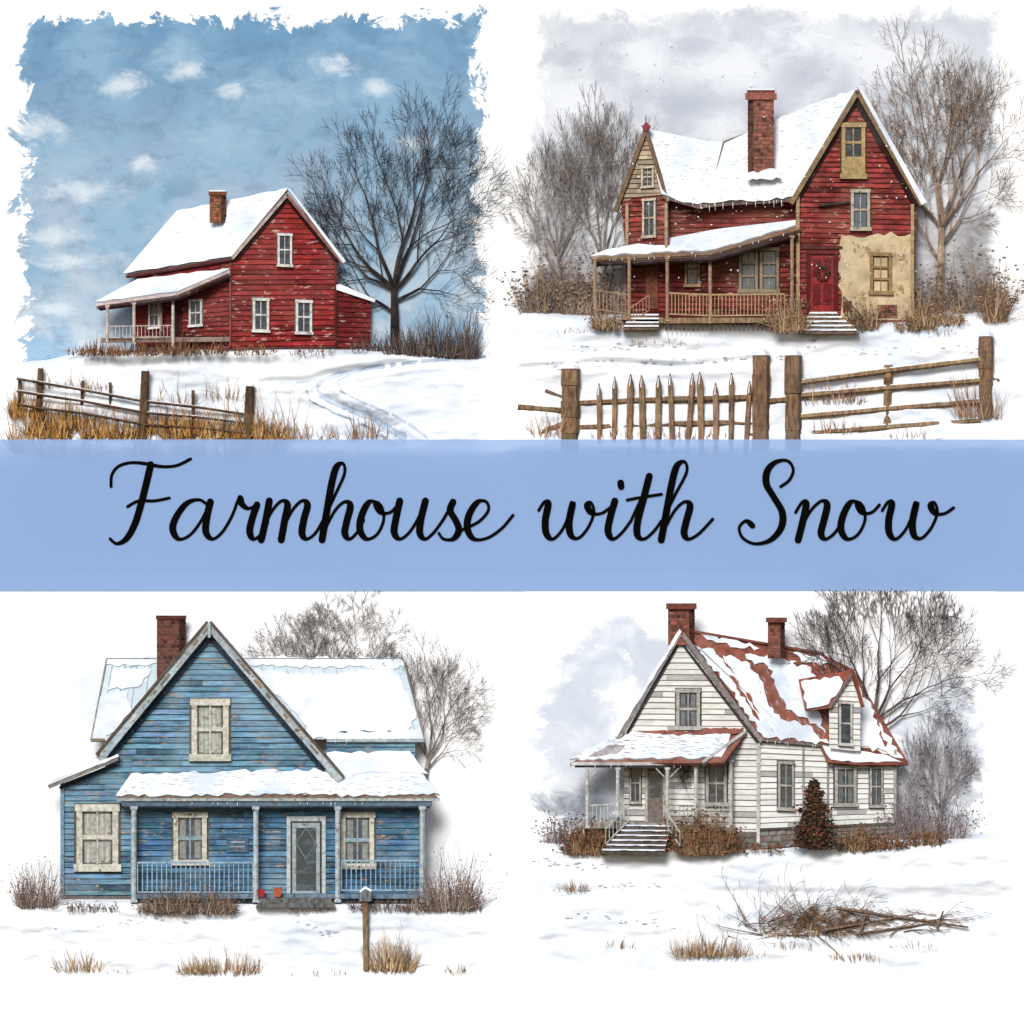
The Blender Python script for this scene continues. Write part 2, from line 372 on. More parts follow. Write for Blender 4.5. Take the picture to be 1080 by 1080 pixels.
dk=[C(52,44,42),C(70,58,52),C(38,34,36)]; br=[C(150,126,106),C(170,146,124),C(126,104,88)]; gy=[C(140,130,124),C(165,155,148),C(112,102,98)]
tree("bare_tree",417,368,62,6,190,7,dk,seed=3,tipr=.33,fan=1.1,wide=.80)
tree("bare_tree",990,336,96,5.2,195,7,br,seed=5,tipr=.34,fan=.85,wide=.70)
tree("bare_tree",640,330,60,3,165,6,[C(160,150,142),C(135,124,116)],seed=8,tipr=.34,fan=.7,wide=.55)
tree("bare_tree",592,330,60,3,145,6,[C(160,150,142),C(138,128,120)],seed=12,tipr=.34,fan=.75,wide=.6)
tree("bare_tree",350,800,56,3.4,105,7,gy,seed=14,tipr=.32,fan=1.15,wide=1.0)
tree("bare_tree",445,850,50,3.4,125,6,gy,seed=17,tipr=.32,fan=.9,wide=.75,lean=.10)
tree("bare_tree",925,820,60,5.2,178,7,[C(92,80,80),C(122,108,106),C(75,64,66)],seed=21,tipr=.34,fan=1.1,wide=.8)
tree("bare_tree",990,884,30,2.4,100,6,[C(140,128,130),C(160,150,150)],seed=24,tipr=.3,fan=1.0,wide=.7)
def twigs(name,L,cols,mat=Mgrass,seed=1,leaf=None,par=None):
    rr=random.Random(seed); m=M()
    for (cx,by,w,h,n,d,th) in L:
        row=1 if by<560 else 2; g0=gd(row,cx,by)
        if g0>.03: d=max(d,g0+.01)
        if row==1 and by>464: d=min(d,band(by)-.09)
        for i in range(n):
            u=rr.uniform(-1,1); x=cx+u*w*.5*.8; y=by+rr.uniform(-2,3); a=u*.5+rr.gauss(0,.34); ln=h*rr.uniform(.3,1.05)*(1-.4*u*u)*rr.choice((.6,.8,1,1))
            dd=d+rr.uniform(-.01,.05); c=cols[rr.randrange(len(cols))]; kk=rr.uniform(.65,1.3); c=tuple(min(.85,q*kk) for q in c)
            cv=rr.uniform(-.6,.6); k=3
            for j in range(k):
                nx=x+math.sin(a)*ln/k; ny=y-math.cos(a)*ln/k; nd=dd+rr.uniform(-.01,.01)
                w0=th*(1-j/k)+.12; w1=th*(1-(j+1)/k)+.1
                p0=W(x,y,dd);p1=W(nx,ny,nd); s=Vector((math.cos(a),rr.uniform(-.5,.5),math.sin(a)))
                m.face([p0-s*w0/100,p0+s*w0/100,p1+s*w1/100,p1-s*w1/100],c)
                if leaf is not None or h>28:
                    if rr.random()<.4:
                        b=a+rr.choice((-.6,.6)); q2=W(nx+math.sin(b)*ln*.2,ny-math.cos(b)*ln*.2,nd); m.face([p1-s*.25*th/100,p1+s*.25*th/100,q2+s*.12/100,q2-s*.12/100],c)
                if leaf and j>0:
                    for q in range(2):
                        if rr.random()<leaf[1]:
                            lx=nx+rr.uniform(-3,3);ly=ny+rr.uniform(-3,3);sz=leaf[2]*rr.uniform(.6,1.4); an=rr.uniform(0,6.3)
                            lc=leaf[0][rr.randrange(len(leaf[0]))]; kk=rr.uniform(.6,1.3)
                            m.face([W(lx+sz*math.cos(an+t),ly+sz*.7*math.sin(an+t),nd+.01+rr.uniform(-.01,.01)) for t in (0,1.6,3.1,4.7)],tuple(v*kk for v in lc))
                x,y,dd=nx,ny,nd; a+=cv/k
    return m.build(name,mat,par)
gold=[C(196,150,88),C(168,118,62),C(214,178,120),C(130,88,50),C(84,58,40),C(184,132,70)]
# panel 1
twigs("dry_grass",[(x,y,44,h,95,.1,.7) for x,y,h in [(30,440,40),(45,458,48),(75,452,38),(105,462,40),(135,462,36),(175,456,36),(205,460,42),(235,462,44),(262,463,40),(285,463,30),(60,463,40),(190,463,38)]],gold,seed=2)
twigs("dry_grass",[(x,y,44,h,60,.1,.6) for x,y,h in [(285,478,40),(25,476,50),(150,480,40),(60,482,40),(200,480,40),(100,484,40),(245,484,40),(330,492,34),(170,492,34),(370,495,30)]],gold,seed=32)
twigs("dry_grass",[(x,y,60,h,24,.1,.42) for x,y,h in [(280,460,66),(300,463,60),(240,420,30),(100,412,26),(60,408,26),(330,463,34),(190,424,30),(360,463,24),(385,463,46),(395,463,30)]],[C(176,142,104),C(140,110,84)],seed=4)
twigs("shrub",[(425,374,50,34,150,.10,.4),(455,376,60,56,230,.10,.4),(488,378,40,66,170,.10,.4),(400,370,30,30,80,.12,.4),(375,369,30,14,40,.3,.4)],[C(92,80,74),C(120,104,94),C(66,56,54)],seed=5)
twigs("shrub",[(105,374,40,22,110,.40,.5),(140,374,60,18,160,.44,.5),(185,374,60,24,160,.44,.5),(225,373,40,20,80,.44,.5),(270,373,60,14,80,.42,.45),(330,373,60,10,60,.36,.45),(85,373,30,12,50,.3,.45)],[C(132,92,64),C(160,116,80),C(92,64,48)],seed=6)
# panel 2
twigs("shrub",[(830,350,38,42,240,.50,.5),(638,347,34,26,160,.42,.5),(915,346,24,34,110,.34,.45),(972,346,36,44,170,.26,.45),(957,348,30,20,80,.3,.45),(1000,342,34,30,100,.22,.4),(1048,338,30,64,130,.10,.4),(895,348,20,22,60,.4,.4)],[C(166,136,106),C(138,108,82),C(186,158,126),C(108,84,66)],seed=7,leaf=([C(180,146,110),C(146,112,84)],.25,1.1))
twigs("shrub",[(965,332,40,70,130,.05,.35),(612,332,50,66,180,.05,.35),(565,330,40,60,120,.02,.35),(590,330,60,74,160,.02,.35),(640,330,60,54,120,.02,.35),(1020,330,60,74,160,.02,.35),(1050,330,30,64,90,.02,.35)],[C(124,112,104),C(150,134,120),C(98,88,84),C(160,132,106)],seed=9,leaf=([C(152,128,106),C(116,100,92)],.5,1.5))
twigs("dry_grass",[(700,362,90,8,40,.1,.35),(600,350,60,6,24,.1,.35),(985,352,60,8,24,.1,.35),(880,425,80,34,60,.1,.4),(880,455,60,24,40,.1,.4),(1030,440,60,60,100,.1,.4),(580,460,50,40,50,.1,.4),(700,462,200,20,80,.1,.4),(960,462,80,14,30,.1,.4)],[C(172,134,106),C(140,102,82),C(190,162,134)],seed=10)
twigs("dry_grass",[(590,496,80,50,60,.1,.5),(850,488,150,30,50,.1,.5),(700,500,200,34,60,.1,.5)],[C(172,130,100),C(140,98,76),C(190,160,130)],seed=30)
# panel 3
twigs("shrub",[(42,954,48,60,200,.24,.38),(28,954,26,44,70,.24,.38),(478,957,52,70,230,.34,.38),(497,957,26,44,70,.34,.38),(460,957,30,40,70,.34,.38)],[C(136,118,108),C(160,142,130),C(104,90,84)],seed=11,leaf=([C(170,124,108),C(180,148,130)],.2,1.0))
twigs("shrub",[(185,960,54,30,260,.50,.5),(225,960,60,27,260,.50,.5),(160,959,28,20,90,.50,.45),(330,958,60,7,50,.50,.4),(100,957,70,10,80,.3,.4),(400,957,80,14,110,.50,.42),(440,957,34,22,80,.50,.42)],[C(142,120,104),C(112,94,84),C(166,144,126),C(92,76,70)],seed=12,leaf=([C(150,128,112),C(118,98,86)],.2,1.0))
twigs("dry_grass",[(85,1020,60,30,70,.1,.42),(235,1023,100,30,150,.1,.5),(210,1022,50,16,60,.1,.5),(415,1020,56,44,200,.1,.5),(480,1022,30,10,30,.1,.4),(100,1022,100,8,40,.1,.4),(340,1024,90,6,30,.1,.4)],[C(190,158,118),C(160,126,90),C(214,188,152),C(130,100,74)],seed=13)
# panel 4
m=M(); rr=random.Random(14)
for i in range(900):
    u=rr.random()**1.25; y=894-70*u; rad=((1-u)**.62*25+2)*(1+.22*math.sin(u*23+1)); a=rr.uniform(-1,1); ln=rad*rr.uniform(.5,1.08); dd=.54+math.cos(a*1.5)*.10*(1-u)
    c=rr.choice([C(88,56,46),C(64,52,42),C(112,64,52)])
    x1=857+a*ln; y1=y-rr.uniform(0,8)*(1-u*.5); p0=W(857+a*2,y,.52); p1=W(x1,y1,dd); tube(m,p0,p1,.005,.002,c,3)
    for q in range(3):
        t=rr.uniform(.5,1.15); sz=rr.uniform(.8,2.3); lx=857+a*2+(x1-857-a*2)*t+rr.uniform(-2,2); ly=y+(y1-y)*t+rr.uniform(-2,2); an=rr.uniform(0,6.3)
        lc=jit(rr.choice([C(62,68,48),C(78,80,56),C(46,50,40),C(116,66,54),C(88,50,44),C(140,94,76)]),.3); m.face([W(lx+sz*math.cos(an+tt),ly+sz*.6*math.sin(an+tt),dd+rr.uniform(-.03,.03)) for tt in(0,1.6,3.1,4.7)],lc)
m.build("evergreen_shrub",Mgrass)
twigs("shrub",[(740,898,62,50,360,.56,.42),(725,896,34,44,160,.56,.42),(765,896,30,34,110,.52,.42),(618,898,46,40,280,.46,.42),(902,894,50,28,220,.36,.42),(935,892,40,18,120,.36,.42),(975,889,44,22,120,.28,.4),(800,895,60,10,70,.5,.4)],[C(138,108,80),C(164,132,98),C(98,76,58)],seed=15,leaf=([C(140,102,72),C(110,84,60),C(88,68,52),C(150,92,68)],.4,1.3))
twigs("shrub",[(985,884,90,66,220,.04,.32),(950,884,40,60,120,.04,.32),(620,888,90,34,180,.02,.32),(590,888,40,40,90,.02,.32),(650,888,40,26,80,.02,.32)],[C(136,122,122),C(156,142,140),C(110,100,104)],seed=16,leaf=([C(140,124,122),C(120,106,108)],.3,1.2))
twigs("dry_grass",[(745,1006,90,46,80,.1,.42),(735,1004,60,22,110,.1,.5),(605,936,40,14,50,.1,.42),(900,1008,70,14,60,.1,.42),(830,996,60,10,30,.1,.35),(655,996,40,14,25,.1,.35),(960,996,60,8,30,.1,.35),(770,1004,90,14,60,.1,.42),(850,985,120,16,70,.1,.4)],[C(172,138,102),C(140,108,82),C(200,170,134)],seed=17)
rr=random.Random(44); m=M()
for i in range(170):
    x=rr.gauss(850,32) if i<120 else rr.uniform(830,1000); y=rr.uniform(966,984)-(0 if i<120 else 4); a=rr.gauss(1.1 if i%3 else -.9,.5); ln=rr.uniform(15,62) if i<120 else rr.uniform(20,45); r0=rr.uniform(.25,.9)
    if i>=120: a=rr.choice((1.4,-1.5))+rr.gauss(0,.15)
    d=gd(2,x,y)+.03; c=rr.choice([C(130,98,76),C(160,126,98),C(94,72,58)])
    for j in range(4):
        nx=x+math.sin(a)*ln/4; ny=y-math.cos(a)*ln/4; ptube(m,x,y,d,nx,ny,d+rr.uniform(-.01,.02),r0*(1-j/5),r0*(1-(j+1)/5),c,3); 
        if rr.random()<.6: ptube(m,nx,ny,d,nx+math.sin(a+.6)*9,ny-math.cos(a+.6)*9,d+.01,.35,.15,c,3)
        x,y=nx,ny; a+=rr.uniform(-.2,.2)
for (x0,y0,x1,y1,r) in [(880,955,1018,975,2.0),(868,978,960,962,1.8),(900,982,985,970,1.6),(985,976,992,958,1.6),(905,982,912,955,1.8)]:
    d=gd(2,x0,980)+.05; ptube(m,x0,y0,d,x1,y1,d,r,r*.5,C(128,104,86),5)
m.build("brush_pile",Mwood)
# ---------------------------------------------------------------- shared parts
class H:
    def __init__(s,name): 
        s.e=empty(name); s.p={}
    def g(s,part,mat):
        if part not in s.p: s.p[part]=(M(),mat)
        return s.p[part][0]
    def done(s):
        for k,(m,mt) in s.p.items():
            if m.f: m.build(k,mt,s.e)
def flat(d): return Pl((0,0,d),(100,0,d),(0,100,d))
SN=(.79,.81,.835)
def chimney(h,x0,x1,y0,y1,d,rows,cols,side=5,skew=2,col=C(150,72,52),left=False):
    m=h.g("chimney",Mbrick); pl=flat(d)
    if left: a,b=x0+side,x1
    else: a,b=x0,x1-side
    bricks(m,pl,[(a,y0),(b,y0),(b,y1),(a,y1)],rows,cols,col)
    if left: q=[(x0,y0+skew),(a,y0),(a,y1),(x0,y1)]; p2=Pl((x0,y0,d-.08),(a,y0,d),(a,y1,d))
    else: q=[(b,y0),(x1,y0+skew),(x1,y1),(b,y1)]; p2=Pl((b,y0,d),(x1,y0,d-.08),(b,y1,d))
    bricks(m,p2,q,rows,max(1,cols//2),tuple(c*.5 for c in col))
    slab(m,pl,[(x0-1,y0-1),(x1+1,y0-1),(x1+1,y0+3),(x0-1,y0+3)],-.05,.02,tuple(c*.6 for c in col))
    slab(h.g("chimney_snow",Msnow),pl,[(x0,y0-2.4),(x1,y0-2.4),(x1+.5,y0-.5),(x0-.5,y0-.5)],-.05,.02,SN)
def rail(m,x0,y0,x1,y1,hh,n,d0,d1,col,t=.9,bt=.55):
    ptube(m,x0,y0,d0,x1,y1,d1,t,t,col); ptube(m,x0,y0+hh,d0,x1,y1+hh,d1,t*.8,t*.8,col)
    for i in range(n+1):
        u=i/n; x=x0+(x1-x0)*u; y=y0+(y1-y0)*u; d=d0+(d1-d0)*u
        ptube(m,x,y,d,x,y+hh,d,bt,bt,jit(col,.2))
def post(m,x,y0,y1,d,w,col):
    pl=flat(d); slab(m,pl,[(x-w/2,y0),(x+w/2,y0),(x+w/2,y1),(x-w/2,y1)],-.03,.02,jit(col,.08))
    slab(m,pl,[(x+w*.15,y0),(x+w*.52,y0),(x+w*.52,y1),(x+w*.15,y1)],-.03,.022,tuple(c*.55 for c in col))
    slab(m,pl,[(x-w*.8,y0),(x+w*.8,y0),(x+w*.7,y0+w*.7),(x-w*.7,y0+w*.7)],-.03,.026,jit(col,.08))
    slab(m,pl,[(x-w*.7,y1-w*.6),(x+w*.7,y1-w*.6),(x+w*.7,y1),(x-w*.7,y1)],-.03,.026,jit(col,.08))
def icicles(m,pl,a,b,n,L,o=.02):
    for i in range(n//3):
        t=R.random(); x=a[0]+(b[0]-a[0])*t; y=a[1]+(b[1]-a[1])*t; l=L*R.uniform(.3,.8)
        p=pl.pt(x,y-1,o); q=Vector(p); q.z-=l/100
        tube(m,p,q,R.uniform(.004,.007),.001,(.78,.83,.88),4)
def streaks(m,pl,inside,x0,y0,x1,y1,n,o,cols,dx=1,dy=-.1,L=(3,11),w=.6):  # paints grey-blue shading strokes on roof snow, some in rust and tan tones
    for i in range(n):
        x=R.uniform(x0,x1); y=R.uniform(y0,y1); l=R.uniform(*L)
        if inside(x,y) and inside(x+dx*l,y+dy*l):
            m.face([pl.pt(*p,o+i*2e-6) for p in [(x,y),(x+dx*l*.5,y+dy*l*.5-w*R.random()),(x+dx*l,y+dy*l),(x+dx*l*.5,y+dy*l*.5+w*(.3+R.random()))]],R.choice(cols))
def inpoly(P):
    def f(x,y):
        c=False;n=len(P)
        for i in range(n):
            (a,b),(e,g_)=P[i],P[(i+1)%n]
            if (b>y)!=(g_>y) and x<(e-a)*(y-b)/(g_-b)+a: c=not c
        return c
    return f
sc_=[C(206,214,224),C(188,198,212),C(222,228,236),C(214,212,212)]
# ================================================================ house 1
h=H("red_farmhouse")
w=h.g("walls",MSred); red=C(146,46,44); red2=C(122,36,36)  # second red is darker, painting the shading difference between walls
pg=Pl((243,272,.36),(243,364,.36),(355,272,.16)); pw_=Pl((243,272,.36),(243,364,.36),(143,292,.12))
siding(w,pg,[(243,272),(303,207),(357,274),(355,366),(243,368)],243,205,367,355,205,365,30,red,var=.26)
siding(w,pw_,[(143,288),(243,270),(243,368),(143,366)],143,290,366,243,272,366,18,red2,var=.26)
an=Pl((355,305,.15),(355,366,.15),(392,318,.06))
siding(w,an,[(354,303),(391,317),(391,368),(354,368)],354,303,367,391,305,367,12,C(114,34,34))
t=h.g("trim",Mtrim); wh=C(222,219,212)
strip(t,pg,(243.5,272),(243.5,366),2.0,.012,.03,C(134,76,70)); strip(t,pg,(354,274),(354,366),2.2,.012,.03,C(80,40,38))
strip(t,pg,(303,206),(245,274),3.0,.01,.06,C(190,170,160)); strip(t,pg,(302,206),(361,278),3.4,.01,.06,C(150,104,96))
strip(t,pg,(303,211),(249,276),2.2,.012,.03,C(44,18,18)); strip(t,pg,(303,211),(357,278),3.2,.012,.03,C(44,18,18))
ro=Pl((246,273,.40),(134,291,.14),(303,203,.28))
slab(h.g("roof",Mroof),ro,[(304,202),(187,225),(133,292),(246,275)],-.02,0.0,C(90,80,80))
rp=[(305,200),(187,223),(131,289),(246,272)]
sn=h.g("roof_snow",Msnow); slab(sn,ro,jag(rp,7,.8,only=(0,2)),.0,.02,SN)
sd_=h.g("roof_snow_streaks",Msnow); streaks(sd_,ro,inpoly(rp),135,205,300,290,190,.0215,sc_,1,-.16)
slab(sn,pg,[(303,200),(305,200),(364,276),(361,278)],.03,.07,SN)
strip(t,ro,(134,292),(246,275),2.4,-.02,.015,C(90,46,44))
slab(sn,an,[(354,301),(358,300),(395,316),(394,319),(354,306)],.0,.05,SN)
po=Pl((146,298,.16),(244,286,.38),(188,311,.46))
slab(h.g("porch_roof",Mroof),po,[(146,300),(244,288),(189,314),(103,325)],-.03,0,C(170,160,158))
pp_=[(146,296),(245,285),(189,309.5),(102,320)]
slab(sn,po,jag(pp_,9,.8,only=(0,2)),.0,.02,SN); streaks(sd_,po,inpoly(pp_),105,286,240,320,70,.0215,sc_,1,-.12)
strip(t,po,(103,323.5),(188,312.5),2.6,-.02,.018,C(200,180,172)); strip(t,po,(189,312.5),(244,288.5),2.4,-.02,.018,C(190,170,162))
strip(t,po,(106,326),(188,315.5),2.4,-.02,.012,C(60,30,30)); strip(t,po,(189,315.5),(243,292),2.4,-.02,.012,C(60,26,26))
for x,y0,y1 in((115,323,366),(143,320,364),(184,313,368)): post(t,x,y0,y1,.42,3.0,C(206,192,182))
post(t,171,315,350,.28,2.5,C(150,124,118))
G=h.g("glass",Mglass)
window(t,G,pw_,rq(201,317,215,345,-1),wh); window(t,G,pw_,rq(158,319,170,347,-1),wh)
slab(h.g("door",Mtrim),pw_,rq(180,316,193,358,-1),.01,.02,C(70,26,28))
window(t,G,pg,rq(293,247,308,281,.5),wh,cols=2); window(t,G,pg,rq(267,315,284,350,.5),wh); window(t,G,pg,rq(312,317,329,352,.5),wh)
rail(t,112,345,182,344,12,18,.43,.44,C(206,190,182),.7,.4)
slab(t,flat(.36),[(108,357),(243,356),(243,361),(108,362)],-.1,.04,C(150,130,120))
chimney(h,222,239,204,236,.30,10,3,5,1,C(156,98,70))
h.done()
def woodpost(m,x,y0,y1,d,r,col,lean=0,snow=None):
    k=5
    for i in range(k):
        a=i/k;b=(i+1)/k
        ptube(m,x+lean*a,y1+(y0-y1)*a,d,x+lean*b,y1+(y0-y1)*b,d,r*R.uniform(.92,1.08),r*R.uniform(.9,1.05),jit(col,.25),7)
    if snow is not None:
        p=W(x+lean,y0-.5,d)
        rgs=[(1.08,0),(1.0,.35),(.6,.65),(.1,.75)]
        for (r0,z0),(r1,z1) in zip(rgs,rgs[1:]): tube(snow,p+Vector((0,0,z0*r/100)),p+Vector((0,0,z1*r/100)),r*r0/100,r*r1/100,SN,8)
m=M();ms=M(); wc=C(96,72,52)
for x,y0,y1,r,l in((42,389,446,3.4,3),(152,392,466,4.8,3),(262,408,474,5.2,3),(22,400,436,2,1),(88,402,430,1.8,1),(118,404,430,1.6,0),(205,412,446,1.8,0)): woodpost(m,x,y0,y1,gd(1,x,min(y1,462))+.02,r,wc,l,ms)
def polyrail(m,pts,r,d,col,ms=None):
    for (a,b),(c,e) in zip(pts,pts[1:]):
        k=3
        for i in range(k):
            x0=a+(c-a)*i/k;y0=b+(e-b)*i/k;x1=a+(c-a)*(i+1)/k;y1=b+(e-b)*(i+1)/k
            ptube(m,x0,y0,d,x1,y1,d,r*R.uniform(.85,1.1),r*R.uniform(.85,1.1),jit(col,.25),5)
            if ms: ptube(ms,x0,y0-r*.75,d-.003,x1,y1-r*.75,d-.003,r*.6,r*.6,SN,4)
for dy in(0,13,27): polyrail(m,[(20,400+dy),(44,404+dy),(90,412+dy*.9),(154,424+dy*.9),(210,430+dy*.8),(264,438+dy*.7)],1.5,.48+dy*.001,wc,ms if dy<20 else None)
e=empty("rail_fence"); m.build("posts_and_rails",Mwood,e); ms.build("snow_caps",Msnow,e,True)
# ================================================================ house 2
h=H("red_farmhouse"); w=h.g("walls",MSred2); rd=C(142,60,54); rd2=C(116,46,42)  # second red puts the middle wall's shading into its colour
pg=Pl((838,207,.36),(838,330,.36),(962,215,.20))
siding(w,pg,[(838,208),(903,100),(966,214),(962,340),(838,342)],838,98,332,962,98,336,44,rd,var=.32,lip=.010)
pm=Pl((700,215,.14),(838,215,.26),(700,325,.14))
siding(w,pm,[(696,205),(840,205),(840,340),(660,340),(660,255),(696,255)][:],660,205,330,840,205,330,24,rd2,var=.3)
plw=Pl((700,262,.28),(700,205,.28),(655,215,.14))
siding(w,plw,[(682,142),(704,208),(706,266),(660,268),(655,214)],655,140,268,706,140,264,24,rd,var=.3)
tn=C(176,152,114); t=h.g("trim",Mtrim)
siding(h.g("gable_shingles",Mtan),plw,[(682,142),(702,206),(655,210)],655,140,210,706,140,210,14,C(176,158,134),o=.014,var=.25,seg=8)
strip(t,plw,(682,138),(650,224),4.5,.015,.06,C(126,104,82)); strip(t,plw,(682,138),(705,214),3.5,.015,.05,C(116,96,76))
for x in(662,703): strip(t,plw,(x,215),(x,266),3,.015,.035,C(170,152,124))
strip(t,pg,(840,208),(840,340),3.6,.012,.035,tn); strip(t,pg,(961,216),(961,338),3.4,.012,.035,tn)
strip(t,pg,(903,97),(832,216),5,.012,.07,C(146,122,92)); strip(t,pg,(902,97),(971,217),6,.012,.07,C(136,112,84))
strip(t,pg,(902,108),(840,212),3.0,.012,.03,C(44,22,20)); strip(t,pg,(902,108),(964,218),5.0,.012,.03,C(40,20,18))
strip(t,pg,(840,262),(887,262),3,.012,.03,C(90,50,42)); strip(t,pg,(862,218),(894,214),2,.012,.06,C(60,50,48))
slab(h.g("plaster_patch",Mtan),pg,jag([(886,250),(896,249),(960,247),(960,338),(884,338)],7,3,only=(0,1,4)),.012,.02,C(206,184,146))
bricks(h.g("brick_patch",Mbrick),pg,[(924,322),(945,322),(945,336),(924,336)],5,4,C(140,84,66),o=.021); bricks(h.g("brick_patch",Mbrick),pg,[(888,318),(897,318),(897,330),(888,330)],4,2,C(150,98,74),o=.021)
G=h.g("glass",Mglass)
window(t,G,pg,rq(886,131,911,188,0),C(184,158,114),rows=3,fw=.16); slab(t,pg,[(889,169),(908,169),(908,187),(889,187)],.03,.042,C(176,150,106))
window(t,G,pg,rq(896,201,916,243,0),C(194,182,156),glass=(.08,.10,.14)); window(t,G,pg,rq(916,267,939,310,.5),C(160,130,92),glass=(.07,.08,.10),cols=2,rows=3)
window(t,G,plw,rq(677,177,690,199,-1),C(206,196,176)); window(t,G,plw,rq(678,211,692,251,-1),C(200,185,160))
window(t,G,pm,rq(779,262,799,308),C(150,130,108),glass=(.08,.09,.10),rows=3); window(t,G,pm,rq(801,262,821,308),C(150,130,108),glass=(.08,.09,.10),rows=3)
window(t,G,pm,rq(722,264,738,302),C(160,130,100))
slab(h.g("side_door",Mtrim),pm,rq(681,276,694,326),.012,.03,C(110,66,52))
d_=h.g("door",Mtrim); strip(t,pg,(851,266),(851,332),3.4,.012,.04,C(90,32,30)); strip(t,pg,(880,266),(880,332),3.4,.012,.04,C(90,32,30)); strip(t,pg,(849,267),(882,267),3.5,.012,.045,C(110,40,36))
slab(d_,pg,rq(853,269,878,332,0),.012,.02,C(146,48,46))
for (a,b,c,e2) in((856,273,864,292),(867,273,875,292),(856,300,864,322),(867,300,875,322)): slab(d_,pg,rq(a,b,c,e2),.02,.026,C(108,32,34))
wr=M()
for i in range(90):
    an_=i/90*6.283; x=865.5+6*math.cos(an_)+R.uniform(-1.2,1.2); y=288+6.5*math.sin(an_)+R.uniform(-1.2,1.2); p=pg.pt(x,y,.045); q=p+Vector((R.uniform(-.03,.03),-.01,R.uniform(-.03,.03))); tube(wr,p,q,.008,.003,R.choice([C(60,66,44),C(110,40,36),C(80,60,44)]),4)
wr.build("wreath",Mgrass,h.e)
rA=Pl((838,210,.41),(903,97,.28),(742,215,.31)); rB=Pl((700,210,.33),(800,214,.33),(690,140,.14))
rf=h.g("roof",Mroof); sn=h.g("roof_snow",Msnow)
slab(rf,rB,[(682,139),(745,151),(795,155),(800,214),(735,221),(698,210)],-.02,0,C(110,90,80))
slab(sn,rB,jag([(680,137),(712,143),(745,150),(797,153),(800,210),(735,217),(712,212),(697,206)],6,1.6,only=(3,4,5,6)),0,.02,SN)
slab(rf,rA,[(903,97),(762,150),(745,219),(836,214)],-.02,.003,C(110,90,80))
rap=[(905,94),(860,110),(812,130),(764,152),(745,214),(800,213),(836,209)]
slab(sn,rA,jag(rap,6,1.4,only=(0,1,4,5)),0.003,.024,SN)
slab(sn,pg,[(902,93),(906,93),(975,214),(970,217)],.03,.08,SN)
icicles(sn,rA,(750,217),(836,213),34,10); icicles(sn,rB,(700,210),(750,220),20,8); 
sh=h.g("roof_snow_streaks",Msnow)
s2=[C(186,190,200),C(166,166,174),C(206,212,222),C(196,190,186)]
streaks(sh,rA,inpoly(rap),745,95,905,214,340,.0255,s2,1,-.12,(2,8),.5); streaks(sh,rB,inpoly([(682,140),(745,152),(762,154),(744,214),(712,210),(698,204)]),682,140,762,214,170,.0215,s2,1,0,(2,8),.5)
po=Pl((640,268,.22),(842,236,.30),(745,268,.46))
slab(h.g("porch_roof",Mroof),po,[(640,268),(700,257),(842,238),(842,244),(747,272),(624,277)],-.03,0,C(120,90,72))
pq=[(640,265),(700,254),(760,243),(842,234),(843,239),(748,266),(623,272)]
slab(sn,po,jag(pq,7,1.2,only=(4,5)),0,.02,SN); streaks(sh,po,inpoly(pq),630,236,840,271,100,.0215,s2,1,-.1,(3,10),.5)
strip(t,po,(624,275),(747,270),3,-.02,.018,C(134,104,82)); strip(t,po,(747,270),(843,243),3,-.02,.018,C(134,104,82))
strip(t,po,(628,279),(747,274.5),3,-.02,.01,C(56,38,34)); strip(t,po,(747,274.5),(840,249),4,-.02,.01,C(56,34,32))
icicles(sn,po,(626,277),(747,272),34,7); icicles(sn,po,(747,272),(838,247),16,8)
for x,y1 in((627,334),(663,338),(703,340),(748,342),(834,338)):
    post(t,x,272 if x<750 else 250,y1,.46 if x>640 else .42,3.4,C(166,138,112))
fl=h.g("porch_floor",Mwood); slab(fl,flat(.42),[(655,333),(700,336),(826,336),(826,341),(700,342),(655,338)],-.2,.05,C(150,122,94))
for i in range(26):
    x=702+i*4.8; ptube(fl,x,341,.44,x,350,.44,.9,.9,jit(C(84,64,52),.3))
rl=h.g("railing",Mtrim); rail(rl,704,310,748,312,22,12,.47,.48,C(184,156,118),1.2,.6); rail(rl,749,312,826,311,22,20,.48,.46,C(184,156,118),1.2,.6); rail(rl,628,307,663,312,20,9,.44,.47,C(164,132,104),1.0,.6)
rail(rl,664,326,684,312,16,6,.49,.46,C(160,124,100),1.0,.5)
st=h.g("steps",Mwood)
for i in range(5):
    y=331+i*4.5; slab(st,flat(.38+i*.02),[(852-i*2.5,y),(882+i*5,y),(884+i*5,y+4),(850-i*2.5,y+4)],-.1,.03,C(120,98,82)); slab(sn,flat(.38+i*.02),jag([(853-i*2.5,y-1.2),(881+i*5,y-1.2),(882+i*5,y+.6),(852-i*2.5,y+.6)],6,.4,only=(2,)),.0,.045,SN)
for i in range(4):
    y=333+i*4; slab(st,flat(.42+i*.02),[(664-i*2,y),(694,y),(694,y+4),(662-i*2,y+4)],-.1,.03,C(120,98,82)); slab(sn,flat(.42+i*.02),[(664-i*2,y-1),(694,y-1),(694,y+.6),(663-i*2,y+.6)],0,.045,SN)
rail(rl,888,314,908,336,16,5,.42,.50,C(90,72,62),1.2,.7)
chimney(h,788,815,98,186,.44,22,4,6,2,C(152,92,76),left=True); 
slab(h.g("chimney",Mbrick),flat(.44),[(785,100),(818,100),(818,107),(785,107)],-.05,.03,C(156,100,84)); slab(sn,flat(.44),jag([(786,184),(818,180),(822,190),(788,192)],4,2),.0,.03,SN)
